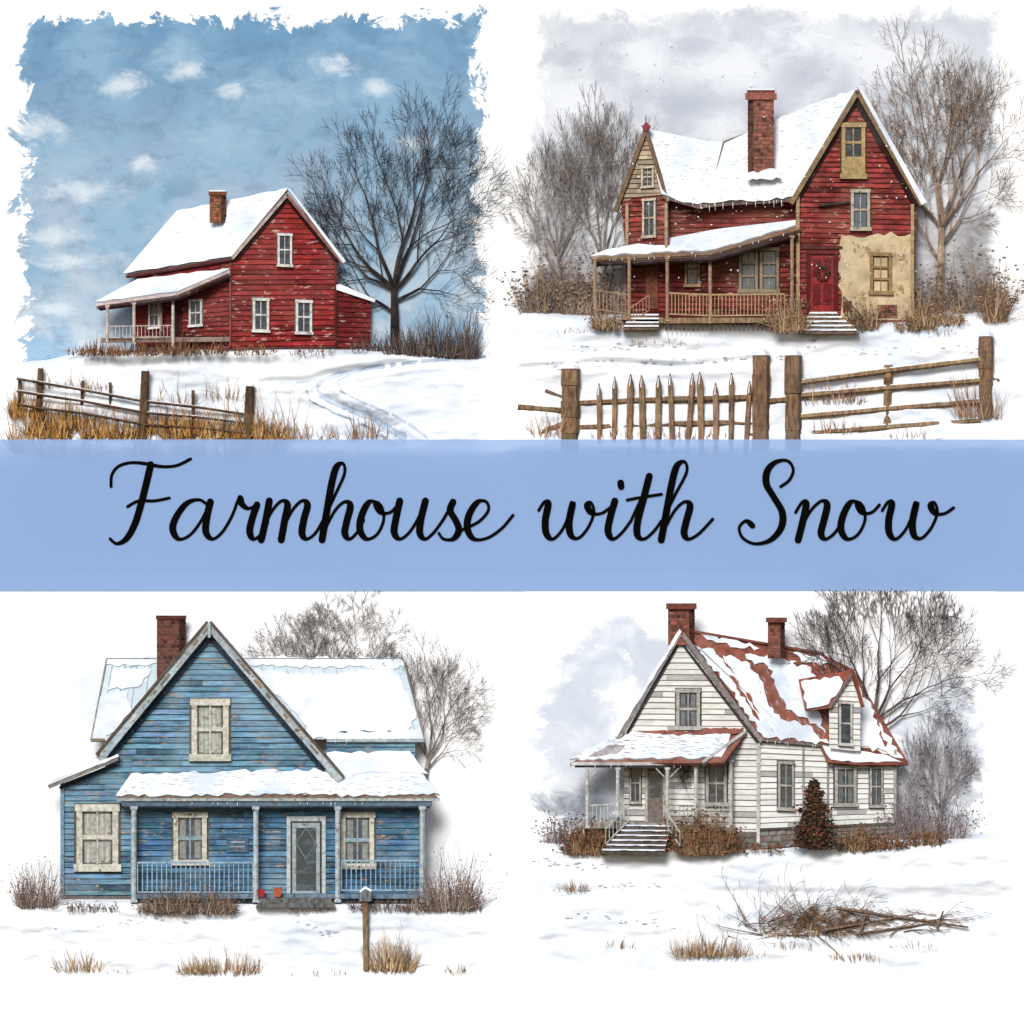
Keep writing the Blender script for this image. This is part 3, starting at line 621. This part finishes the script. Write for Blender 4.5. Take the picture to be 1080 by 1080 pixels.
fi=h.g("finial",Mtrim); ptube(fi,681,142,.28,681,122,.28,.8,.3,C(130,44,42),6); ptube(fi,676,134,.28,686,134,.28,.7,.7,C(140,44,42),6); slab(fi,flat(.28),[(677,135),(681,129),(686,135),(684,139),(678,139)],-.03,.02,C(140,50,48))
h.done()
m=M();ms=M(); wc=C(134,106,80)
for x,y0,y1,r in((601,390,474,10.5),(801,376,474,10),(835,376,474,9.5),(1037,356,440,8.5),(934,386,450,5)): woodpost(m,x,y0,y1,.47 if x<900 else .44,r,wc,R.uniform(-1,1),ms)
for i in range(11):
    x=632+i*15.3; y0=402+R.uniform(-5,9); lean=R.uniform(-3,3)
    if i in(6,10): lean*=2.4
    r=3.4*R.uniform(.85,1.15)
    woodpost(m,x,y0+6,480,.50,r,jit(C(144,114,86),.15),lean); ptube(m,x+lean,y0+6,.50,x+lean*1.1,y0-5,.50,r*.95,.5,C(134,104,78),7); ptube(ms,x+lean*.98-1,y0+8,.53,x+lean*1.08,y0-2,.525,.9,.5,SN,5)
for y in(422,448,462): polyrail(m,[(605,y+4),(700,y),(796,y-2)],3.8,.45,wc,ms)
polyrail(m,[(546,430),(596,434)],3.6,.46,wc,ms); polyrail(m,[(560,462),(596,446)],3.4,.47,wc,ms); polyrail(m,[(575,412),(594,420)],2,.44,wc)
for a,b in((404,380),(418,402),(440,424),(458,444)): polyrail(m,[(843,a),(934,(a+b)/2),(1032,b)],3.2,.47,C(146,118,90),ms)
polyrail(m,[(810,424),(830,422)],4,.46,wc,ms);polyrail(m,[(1040,400),(1058,404)],3,.40,wc,ms); ptube(m,1040,420,.42,1056,440,.42,2,1,wc,5)
e=empty("picket_fence"); m.build("posts_and_pickets",Mwood,e,False); ms.build("snow_caps",Msnow,e,True)
m=M(); rr=random.Random(3)
for i in range(260):
    x=rr.uniform(575,1040);y=rr.uniform(30,300); r=rr.uniform(.25,1.0)/100; p=W(x,y,rr.uniform(.0,.01) if not(650<x<975 and y>95) else .5)
    m.face([p+Vector((r*math.cos(a),0,r*math.sin(a))) for a in (0,1.05,2.1,3.14,4.2,5.2)],SN)
m.build("falling_snow",Msnow)
# ================================================================ house 3
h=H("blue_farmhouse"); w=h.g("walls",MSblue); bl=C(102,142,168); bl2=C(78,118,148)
F=flat(.26); t=h.g("trim",Mtrim); sn=h.g("roof_snow",Msnow); cr=C(208,204,190); gb=C(172,184,188)
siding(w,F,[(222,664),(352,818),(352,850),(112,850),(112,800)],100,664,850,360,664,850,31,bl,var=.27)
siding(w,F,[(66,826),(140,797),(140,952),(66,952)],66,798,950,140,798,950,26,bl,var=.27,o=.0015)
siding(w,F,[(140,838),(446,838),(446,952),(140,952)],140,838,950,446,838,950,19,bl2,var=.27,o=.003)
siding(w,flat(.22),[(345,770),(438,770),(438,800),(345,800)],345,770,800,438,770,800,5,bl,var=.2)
rk=Pl((100,780,.24),(440,780,.24),(120,697,.08))
te=h.g("main_roof",Mteal); rkp=[(113,696),(425,696),(447,779),(98,779)]; slab(te,rk,rkp,-.03,0,C(208,222,229))
for i in range(24):
    u=(i+.5)/24; x0=113+312*u;x1=98+349*u; strip(te,rk,(x0,697),(x1,778),.7,0,.010,C(172,194,202))
for i_,q in enumerate(([(113,693),(425,694),(428,704),(112,701)],[(250,704),(330,712),(415,704),(440,752),(430,770),(330,774),(300,740)],[(104,735),(135,730),(140,750),(120,772),(99,776)],[(118,708),(160,706),(150,722),(114,728)],[(250,766),(345,772),(446,770),(447,780),(345,779),(280,776)],[(98,774),(116,770),(114,781),(97,781)])):
    slab(sn,rk,jag(q,5,2.2),0,.013+i_*.0006,SN)
ss_=h.g("roof_snow_streaks",Msnow)
streaks(ss_,rk,inpoly(rkp),100,696,445,778,330,.0175,[C(200,214,222),C(184,202,212),C(216,226,232),C(196,190,180)],.15,1,(2,7),.7)
strip(t,rk,(345,780.5),(448,780.5),3.5,-.03,.02,gb); strip(t,rk,(97,780),(112,780),3,-.03,.02,C(130,110,90)); strip(t,rk,(425,694),(448,780),1.4,-.03,.02,C(140,130,116)); strip(t,rk,(113,694),(97,780),1.4,-.03,.02,C(150,144,134)); strip(t,rk,(113,694.5),(425,694.5),1.0,-.03,.019,C(150,158,162))
icicles(sn,rk,(345,781),(446,781),20,5)
pp=Pl((150,812,.28),(350,812,.28),(150,840,.46)); 
slab(h.g("porch_roof",Mroof),pp,[(140,817),(350,812),(440,812),(463,841),(125,841)],-.03,0,C(120,100,84))
ppp=[(140,816),(200,815),(350,812),(440,811),(464,838),(380,839),(250,838),(124,839)]
slab(sn,pp,jag(ppp,6,2.0,only=(0,1,4,5,6)),0,.028,SN); streaks(ss_,pp,inpoly(ppp),126,812,462,838,240,.0295,[C(196,206,216),C(214,222,230),C(176,180,184),C(190,172,152)],1,0,(2,12),.8)
p2=Pl((345,795,.23),(440,795,.23),(345,820,.34)); slab(te,p2,[(345,795),(432,793),(450,820),(345,820)],-.02,0,C(196,210,218)); slab(sn,p2,jag([(345,794),(432,792),(452,816),(400,814),(345,820)],8,1.5),0,.02,SN)
pf=flat(.44)
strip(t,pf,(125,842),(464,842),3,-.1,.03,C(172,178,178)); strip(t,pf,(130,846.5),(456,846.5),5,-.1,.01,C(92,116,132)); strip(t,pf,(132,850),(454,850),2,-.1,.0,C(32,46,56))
icicles(sn,pf,(130,846),(460,846),40,6,o=.03)
strip(t,F,(222,660),(106,800),8,.02,.14,gb,.2); strip(t,F,(222,660),(360,822),8,.02,.14,gb,.2)
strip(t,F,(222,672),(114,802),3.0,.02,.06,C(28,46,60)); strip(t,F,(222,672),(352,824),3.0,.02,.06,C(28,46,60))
strip(t,F,(220,655),(103,795),2.6,.02,.16,C(96,82,70)); strip(t,F,(223,655),(363,818),2.6,.02,.16,C(96,82,70))
for q0,q1 in(((222,660),(106,800)),((222,660),(360,822))):
    for i in range(9):
        a=R.random(); b=a+R.uniform(.02,.06); P0=(q0[0]+(q1[0]-q0[0])*a,q0[1]+(q1[1]-q0[1])*a);P1=(q0[0]+(q1[0]-q0[0])*b,q0[1]+(q1[1]-q0[1])*b); strip(t,F,P0,P1,R.uniform(1.5,3.5),.14,.142+i*.0004,R.choice([C(150,120,90),C(120,110,100),C(206,204,196)]))
slab(sn,F,jag([(222,651),(225,654),(300,742),(296,742),(222,656),(150,740),(147,740)],9,.6),.05,.15,SN)
strip(t,F,(222,657),(222,672),3,.02,.165,gb)
strip(t,F,(126,799),(53,829),4,.02,.14,C(134,134,130)); slab(sn,F,jag([(126,794),(127,797),(52,827),(51,825)],8,.8),.05,.15,SN); strip(t,F,(124,806),(64,830),2.8,.015,.05,C(28,46,60))
for x in(67,141): strip(t,F,(x,824 if x<100 else 846),(x,950),4,.012,.035,C(116,148,170))
strip(t,F,(444,850),(444,950),3.5,.012,.035,C(116,148,170))
G=h.g("glass",Mglass); cu=C(186,186,176)
window(t,G,F,rq(203,737,242,800),cr,cur=cu,glass=(.12,.14,.14),fw=.15,cw=.42); window(t,G,F,rq(82,848,126,916),cr,cur=cu,glass=(.10,.12,.12),fw=.14,cw=.40)
window(t,G,F,rq(184,856,219,910),cr,cur=C(150,152,146),glass=(.04,.05,.06),fw=.14,sash=C(150,170,180),cw=.26); window(t,G,F,rq(360,856,395,914),cr,cur=C(150,152,146),glass=(.04,.05,.06),fw=.14,sash=C(150,170,180),cw=.26)
slab(t,F,rq(303,860,344,946),.012,.03,C(190,196,196)); slab(t,F,rq(307,865,340,946),.03,.032,C(60,70,76)); slab(h.g("door",Mtrim),F,rq(309,867,338,946),.03,.045,C(160,172,176)); G.face([F.pt(*p,.05) for p in rq(313,872,334,938)],(.03,.045,.05))
for i_,(a,b) in enumerate((((313,888),(323.5,872)),((323.5,872),(334,888)),((313,888),(323.5,905)),((323.5,905),(334,888)))): strip(t,F,a,b,1.0,.05,.056+i_*.0005,C(120,130,134))
sg=h.g("plaque",Mtrim); slab(sg,F,rq(240,882,263,898),.012,.03,C(84,104,120)); 
for y in(887,892): strip(sg,F,(244,y),(259,y),1.0,.03,.032,C(180,190,196))
for x in(143,271,357,446): post(t,x,849,950,.44,5,C(184,192,196))
rail(t,147,908,268,908,31,24,.45,.45,C(150,178,194),1.3,.7); rail(t,361,906,443,906,31,16,.45,.45,C(150,178,194),1.3,.7)
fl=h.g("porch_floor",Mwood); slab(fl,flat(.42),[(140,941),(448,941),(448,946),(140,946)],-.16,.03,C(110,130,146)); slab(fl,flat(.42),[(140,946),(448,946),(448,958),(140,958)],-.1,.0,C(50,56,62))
for i in range(2): slab(fl,flat(.50+i*.03),[(276-i*3,945+i*5),(350+i*3,945+i*5),(352+i*3,950+i*5),(274-i*3,950+i*5)],-.1,.02,C(110,110,110))
slab(h.g("flower_pots",Mbrick),flat(.50),[(289,934),(299,934),(297,944),(291,944)],-.04,.03,C(176,90,60)); slab(h.g("flower_pots",Mbrick),flat(.50),[(272,936),(281,936),(280,944),(274,944)],-.04,.03,C(150,50,50))
chimney(h,166,196,650,716,.16,16,4,7,1,C(116,68,58))
slab(h.g("foundation",Mbrick),F,[(66,944),(140,944),(140,954),(66,954)],.0,.02,C(110,100,96))
h.done()
m=M();ms=M(); b=gd(2,387,1018)+.03; woodpost(m,387,945,1020,b,3.4,C(150,122,90),-1,ms)
slab(m,flat(b+.03),[(380,942),(381,936),(387,933),(392,936),(393,942),(393,948),(380,948)],-.08,.02,C(120,124,128)); slab(ms,flat(b+.03),jag([(380,937),(386,932),(393,936),(392,938),(386,935),(381,939)],5,.4),-.05,.03,SN)
e=empty("mailbox"); m.build("post_and_box",Mwood,e); ms.build("snow_cap",Msnow,e)
# ================================================================ house 4
h=H("white_farmhouse"); w=h.g("walls",MSwhite); wt=C(224,222,216); wt2=C(232,230,225); t=h.g("trim",Mtrim); sn=h.g("roof_snow",Msnow); rs=h.g("rusted_roof",Mroof)
pg=Pl((800,778,.38),(800,885,.38),(658,778,.22)); pr=Pl((800,778,.38),(800,885,.38),(945,783,.14))
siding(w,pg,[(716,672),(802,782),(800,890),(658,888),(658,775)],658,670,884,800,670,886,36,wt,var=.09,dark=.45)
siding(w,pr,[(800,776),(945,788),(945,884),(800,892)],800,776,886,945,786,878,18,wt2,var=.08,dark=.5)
ro=Pl((803,778,.42),(724,666,.27),(957,803,.14))
slab(rs,ro,[(724,665),(868,690),(900,706),(957,803),(876,785),(804,779)],-.03,0,C(142,84,68))
for i_,q in enumerate(([(733,681),(760,690),(790,700),(800,716),(808,740),(822,758),(850,764),(873,784),(804,777),(770,728)],[(810,700),(850,702),(862,716),(848,722),(850,745),(862,750),(870,774),(846,756),(828,748),(816,722)],[(735,667),(790,678),(800,684),(775,683),(745,675)],[(830,688),(866,692),(880,702),(850,699)],[(903,722),(914,738),(924,760),(934,792),(906,788)],[(926,762),(936,776),(952,800),(938,797)],[(785,690),(815,692),(840,698),(818,702),(795,701)])):
    slab(sn,ro,jag(q,4.5,2.8),0,.019+i_*.0005,SN)
for i_,(x0,y0,x1,y1) in enumerate(((768,712,800,760),(750,682,775,712),(785,730,800,752))): 
    slab(rs,ro,jag([(x0,y0),(x0+4,y0+1),(x1,y1),(x1-4,y1-3)],4,2.0),.022,.0245+i_*.0004,C(150,90,72))
ws4=h.g("roof_snow_streaks",Msnow)
streaks(ws4,ro,inpoly([(733,681),(790,700),(870,690),(900,706),(950,800),(876,785),(804,779)]),735,668,950,800,520,.0265,[C(210,214,222),C(190,160,150),C(170,110,92),C(214,216,222),C(230,232,236),C(230,232,236)],.45,.75,(2,9),.7)
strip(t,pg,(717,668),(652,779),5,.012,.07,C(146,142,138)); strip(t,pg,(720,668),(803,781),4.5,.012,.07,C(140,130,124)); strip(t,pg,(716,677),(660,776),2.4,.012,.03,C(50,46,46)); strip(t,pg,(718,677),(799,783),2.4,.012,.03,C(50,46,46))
slab(sn,pg,jag([(717,663),(719,666),(651,777),(649,775)],8,.8),.03,.08,SN); strip(rs,ro,(724,665),(868,690),2.5,.0,.028,C(124,72,60))
strip(t,ro,(804,780),(876,787),2.6,-.02,.018,C(110,100,96)); strip(t,ro,(876,787),(957,805),2.6,-.02,.018,C(126,74,62))
strip(t,pg,(799,782),(799,888),3.4,.012,.03,C(200,196,190)); strip(t,pr,(943,790),(943,882),2.6,.012,.03,C(170,166,160)); strip(t,pr,(846,786),(846,884),1.8,.012,.025,C(150,146,140)); strip(t,pr,(872,786),(872,884),1.8,.012,.025,C(150,146,140))
sk=Pl((866,786,.32),(950,800,.2),(868,802,.40)); slab(rs,sk,[(864,785),(950,800),(958,806),(905,806),(872,803)],-.02,0,C(136,76,62)); slab(sn,sk,jag([(866,786),(935,797),(950,804),(905,804),(875,801)],6,1.2),0,.02,SN)
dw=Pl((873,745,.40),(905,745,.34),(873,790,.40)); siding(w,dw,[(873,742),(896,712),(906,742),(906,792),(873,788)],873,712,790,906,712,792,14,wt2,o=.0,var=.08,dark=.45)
dr=Pl((842,716,.30),(897,707,.38),(872,744,.44)); slab(rs,dr,[(841,716),(898,706),(873,746),(848,749)],-.02,0,C(146,82,66)); slab(sn,dr,jag([(844,719),(884,713),(888,719),(873,742),(850,747)],5,1.8),0,.02,SN)
strip(rs,dw,(897,707),(908,745),3,.01,.06,C(134,76,62)); strip(t,dw,(896,709),(872,746),2.6,.01,.06,C(140,110,100))
G=h.g("glass",Mglass)
window(t,G,dw,rq(883,739,897,784,1),C(200,196,188),cols=1,glass=(.03,.035,.04))
bk=(.03,.034,.04); wf=C(176,172,164)
window(t,G,pg,rq(713,726,738,768),wf,glass=bk,cur=C(120,124,128),cw=.28); window(t,G,pg,rq(744,802,766,848),wf,glass=bk); window(t,G,pg,rq(664,804,676,846),wf,glass=bk)
window(t,G,pr,rq(819,802,836,852,1),wf,glass=(.06,.065,.06),cols=2); window(t,G,pr,rq(879,807,902,849,0),wf,glass=bk,cur=C(120,124,120),cw=.28); window(t,G,pr,rq(916,808,930,850,0),wf,glass=(.06,.07,.07))
slab(t,pg,rq(680,806,702,870),.012,.03,C(180,176,168)); slab(h.g("door",Mtrim),pg,rq(683,810,699,870),.03,.034,C(120,110,102)); G.face([pg.pt(*p,.038) for p in rq(685,813,697,840)],bk)
wr=h.g("hanging_basket",Mgrass)
for i in range(70):
    x,y=R.gauss(722,3),R.gauss(816,6); p=pg.pt(x,y,.1); tube(wr,p,p+Vector((R.uniform(-.05,.05),-.01,R.uniform(-.06,.03))),.006,.002,C(60,50,46),3)
po=Pl((655,777,.24),(787,770,.38),(700,802,.54)); slab(h.g("porch_roof",Mroof),po,[(655,774),(788,769),(762,803),(601,804)],-.04,0,C(140,88,74))
pq=[(653,774),(740,772),(770,774),(766,788),(760,798),(700,800),(601,801)]
slab(sn,po,jag(pq,6,1.8),0,.024,SN)
slab(rs,po,jag([(668,772),(784,768),(780,774),(730,776),(690,775)],5,1.4),.024,.028,C(142,84,72)); slab(rs,po,jag([(640,787),(660,786),(650,796),(620,799)],5,1.2),.024,.027,C(170,164,164))
streaks(ws4,po,inpoly(pq),605,772,768,800,170,.0295,[C(206,212,220),C(190,196,206),C(176,128,112),C(196,180,174)],1,.05,(3,11),.7)
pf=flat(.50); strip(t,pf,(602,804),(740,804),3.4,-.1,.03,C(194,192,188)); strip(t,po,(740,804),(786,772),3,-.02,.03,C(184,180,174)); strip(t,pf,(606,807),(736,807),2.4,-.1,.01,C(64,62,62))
for x,y0,y1 in((619,808,872),(651,808,866),(703,808,878),(733,806,876),(770,800,874)): post(t,x,y0,y1,.50 if x<740 else .44,3.6,C(200,198,192))
for a,b,cc in((622,808,1),(700,808,-1),(706,808,1)): ptube(t,a,b+10,.50,a+9*cc,b+1,.50,.8,.8,C(190,188,182))
rail(t,621,848,656,846,18,9,.50,.46,C(190,188,182),1.1,.6); rail(t,716,849,770,848,20,13,.50,.44,C(170,166,160),1.1,.6); rail(t,662,848,638,872,16,6,.52,.62,C(176,174,168),1.3,.6); rail(t,700,852,716,876,14,4,.54,.64,C(176,174,168),1.3,.6)
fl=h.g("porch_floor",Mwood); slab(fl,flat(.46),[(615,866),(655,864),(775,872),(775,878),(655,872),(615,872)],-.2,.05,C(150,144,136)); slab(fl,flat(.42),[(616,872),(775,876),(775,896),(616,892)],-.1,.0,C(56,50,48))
st=h.g("steps",Mwood)
for i in range(6):
    y=869+i*5; slab(st,flat(.52+i*.022),[(660-i*5,y),(706-i*1.2,y+1),(706-i*1.2,y+5),(658-i*5,y+4)],-.1,.03,C(86,76,70)); slab(sn,flat(.52+i*.022),jag([(660-i*5,y-1.2),(706-i*1.2,y-.4),(706-i*1.2,y+.8),(659-i*5,y+.4)],6,.5,only=(2,)),0,.045,SN)
fo=h.g("foundation",Mbrick); bricks(fo,pr,[(800,874),(945,868),(945,884),(800,894)],3,16,C(134,130,124),o=.02); bricks(fo,pg,[(772,876),(800,876),(800,896),(772,894)],3,4,C(124,118,112),o=.02)
strip(t,pr,(800,874),(945,868),2,.02,.04,C(84,78,74))
chimney(h,704,732,637,680,.34,12,4,6,1,C(150,84,70)); chimney(h,809,827,652,694,.30,12,3,5,1,C(142,80,66))
slab(h.g("chimney",Mbrick),flat(.36),[(702,636),(734,636),(734,642),(702,642)],-.05,.03,C(116,66,56)); slab(h.g("chimney",Mbrick),flat(.32),[(807,651),(829,651),(829,656),(807,656)],-.05,.03,C(116,66,56))
icicles(sn,ro,(806,781),(875,788),24,6); icicles(sn,pf,(604,806),(738,806),30,5,o=.035)
h.done()
# ================================================================ title sign
kb=N("banner_film"); n=kb.noise(kb.coord(),14,4); kb.l(kb.mix(kb.ss(n,.3,.7),(.345,.52,.885),(.35,.53,.89)),kb.b.inputs['Base Color']); kb.b.inputs['Roughness'].default_value=.8; kb.b.inputs['Specular IOR Level'].default_value=.1
tr=kb.n('ShaderNodeBsdfTransparent'); mx=kb.n('ShaderNodeMixShader'); mx.inputs[0].default_value=.87; kb.l(tr.outputs[0],mx.inputs[1]); kb.l(kb.b.outputs[0],mx.inputs[2]); kb.l(mx.outputs[0],kb.o.inputs['Surface'])
ban=empty("title_sign"); pb=Pl((0,464,.66),(100,464,.66),(0,623,-.020))
m=M(); m.face([pb.pt(*p) for p in ((-30,464),(1110,464),(1110,623.5),(-30,623.5))],(1,1,1)); m.build("banner",kb.m,ban)
o_shift=lambda L,dx:[(a+dx,b) for a,b in L]
oo=[(400,530),(390,529),(382,543),(380,558),(387,568),(398,563),(405,548),(403,534),(397,530),(402,540),(412,540),(420,532)]
ww=[(568,538),(574,529),(578,531),(575,548),(576,562),(583,568),(593,558),(600,542),(604,529),(600,550),(602,564),(610,567),(620,556),(626,540),(623,530),(619,533),(624,541),(634,541),(643,535)]
T=[[(119,513),(120,501),(127,492),(140,488),(156,489),(172,492),(188,491),(203,484)],[(161,490),(156,510),(150,532),(143,553),(134,568),(124,573),(117,568)],[(136,534),(148,528),(164,528),(180,525)],
[(222,534),(212,527),(199,530),(188,543),(183,557),(189,568),(201,564),(213,549),(223,529)],[(223,529),(219,546),(218,561),(225,568),(235,561),(245,545),(251,530)],
[(251,530),(254,524),(256,531),(263,536),(272,532)],[(272,532),(267,546),(264,560),(268,568),(276,563),(283,551)],
[(285,528),(281,548),(276,569)],[(279,555),(288,538),(298,528),(304,532),(301,548),(297,569)],[(300,555),(309,538),(319,528),(325,532),(321,548),(319,562),(324,568),(333,562),(341,549)],
[(341,549),(354,522),(364,500),(363,489),(356,492),(351,508),(346,535),(340,569)],[(344,556),(354,538),(364,529),(370,533),(366,550),(364,562),(369,568),(377,561),(384,548)],
oo,[(422,528),(418,546),(416,561),(422,568),(432,561),(442,545),(449,528)],[(449,528),(444,548),(443,562),(449,568),(458,561)],
[(458,561),(468,547),(478,529)],[(478,529),(475,538),(481,549),(484,559),(478,568),(468,568),(463,562)],[(484,560),(493,556)],
[(493,556),(506,549),(515,538),(513,529),(504,529),(495,542),(493,557),(500,568),(514,567),(529,557),(541,543)],
ww,[(648,528),(643,546),(641,560),(646,568),(655,562),(665,549)],[(654,509),(654.5,513)],
[(665,549),(677,522),(684,502)],[(684,502),(678,526),(672,550),(672,564),(679,568),(689,560),(697,549)],[(661,527),(677,524),(697,521)],
o_shift([(341,549),(354,522),(366,498),(364,487),(356,491),(351,508),(346,535),(340,569)],357),o_shift([(344,556),(354,538),(364,529),(370,533),(366,550),(364,562),(369,568),(380,562),(394,547)],357),
[(822,513),(831,506),(835,495),(829,486),(817,487),(808,496),(807,510),(815,524),(824,540),(823,556),(812,569),(796,573),(783,567),(779,556),(786,549),(793,554)],
[(838,540),(845,529),(849,531),(846,548),(841,569)],[(844,556),(854,538),(865,528),(871,532),(868,548),(865,562),(870,568),(879,562),(887,550)],
o_shift(oo,506),o_shift(ww,361)]
lm=M(); ink=(.004,.004,.004)
def cat(P,n=10):
    Q=[P[0]]+P+[P[-1]];out=[]
    for i in range(1,len(Q)-2):
        a,b,c,d=Q[i-1:i+3]
        for j in range(n):
            t=j/n; out.append(tuple(.5*((2*b[k])+(-a[k]+c[k])*t+(2*a[k]-5*b[k]+4*c[k]-d[k])*t*t+(-a[k]+3*b[k]-3*c[k]+d[k])*t**3) for k in(0,1)))
    out.append(P[-1]); return out
for si,st_ in enumerate(T):
    pts=cat(st_); n=len(pts); ws=[];nr=[]
    for i in range(n):
        a=pts[max(0,i-1)];b=pts[min(n-1,i+1)]; dx,dy=b[0]-a[0],b[1]-a[1]; L=math.hypot(dx,dy)+1e-6
        ws.append(1.6+ 2.2*max(0,dy/L)**1.2); nr.append((-dy/L,dx/L))
    for _ in range(6): ws=[(ws[max(0,i-1)]+ws[i]+ws[min(n-1,i+1)])/3 for i in range(n)]
    if len(st_)==2 and st_[0][0]>600: ws=[3.6]*n
    zo=.006+si*.0001
    for i in range(n-1):
        q=[]
        for j,s in((i,1),(i+1,1),(i+1,-1),(i,-1)): q.append((pts[j][0]+nr[j][0]*ws[j]*s,pts[j][1]+nr[j][1]*ws[j]*s))
        lm.face([pb.pt(*p,zo) for p in q],ink)
    for idx in(0,-1):
        c=pts[idx];r=ws[idx]; lm.face([pb.pt(c[0]+r*math.cos(a*.63),c[1]+r*math.sin(a*.63),zo+.00005) for a in range(10)],ink)
ki=N("black_ink"); ki.l(ki.n('ShaderNodeVertexColor',layer_name="Col").outputs[0],ki.b.inputs['Base Color']); ki.b.inputs['Roughness'].default_value=.9; ki.b.inputs['Specular IOR Level'].default_value=0
lm.build("lettering",ki.m,ban)
# ---------------------------------------------------------------- light, world, camera
el=math.radians(33); az=math.radians(13)
sd=Vector((-math.sin(az)*math.cos(el),-math.cos(az)*math.cos(el),math.sin(el)))
L=bpy.data.lights.new("sun",'SUN'); L.energy=3.7; L.angle=math.radians(22); L.color=(1,.985,.96)
lo=bpy.data.objects.new("sun",L); S.collection.objects.link(lo); lo.rotation_euler=sd.to_track_quat('Z','Y').to_euler()
wd=bpy.data.worlds.new("World"); S.world=wd; wd.use_nodes=True; nt=wd.node_tree; sky=nt.nodes.new('ShaderNodeTexSky'); sky.sky_type='NISHITA'; sky.sun_disc=False
sky.sun_elevation=el; sky.sun_rotation=math.atan2(sd.x,sd.y)
nt.links.new(sky.outputs[0],nt.nodes['Background'].inputs[0]); nt.nodes['Background'].inputs[1].default_value=.10
cam=bpy.data.cameras.new("camera"); co=bpy.data.objects.new("camera",cam); S.collection.objects.link(co); co.location=(0,-100,0); co.rotation_euler=(math.pi/2,0,0)
cam.sensor_width=36; cam.lens=36*100/10.8; cam.clip_end=500; S.camera=co
S.view_settings.view_transform='Standard'; S.view_settings.look='None'; S.view_settings.exposure=0
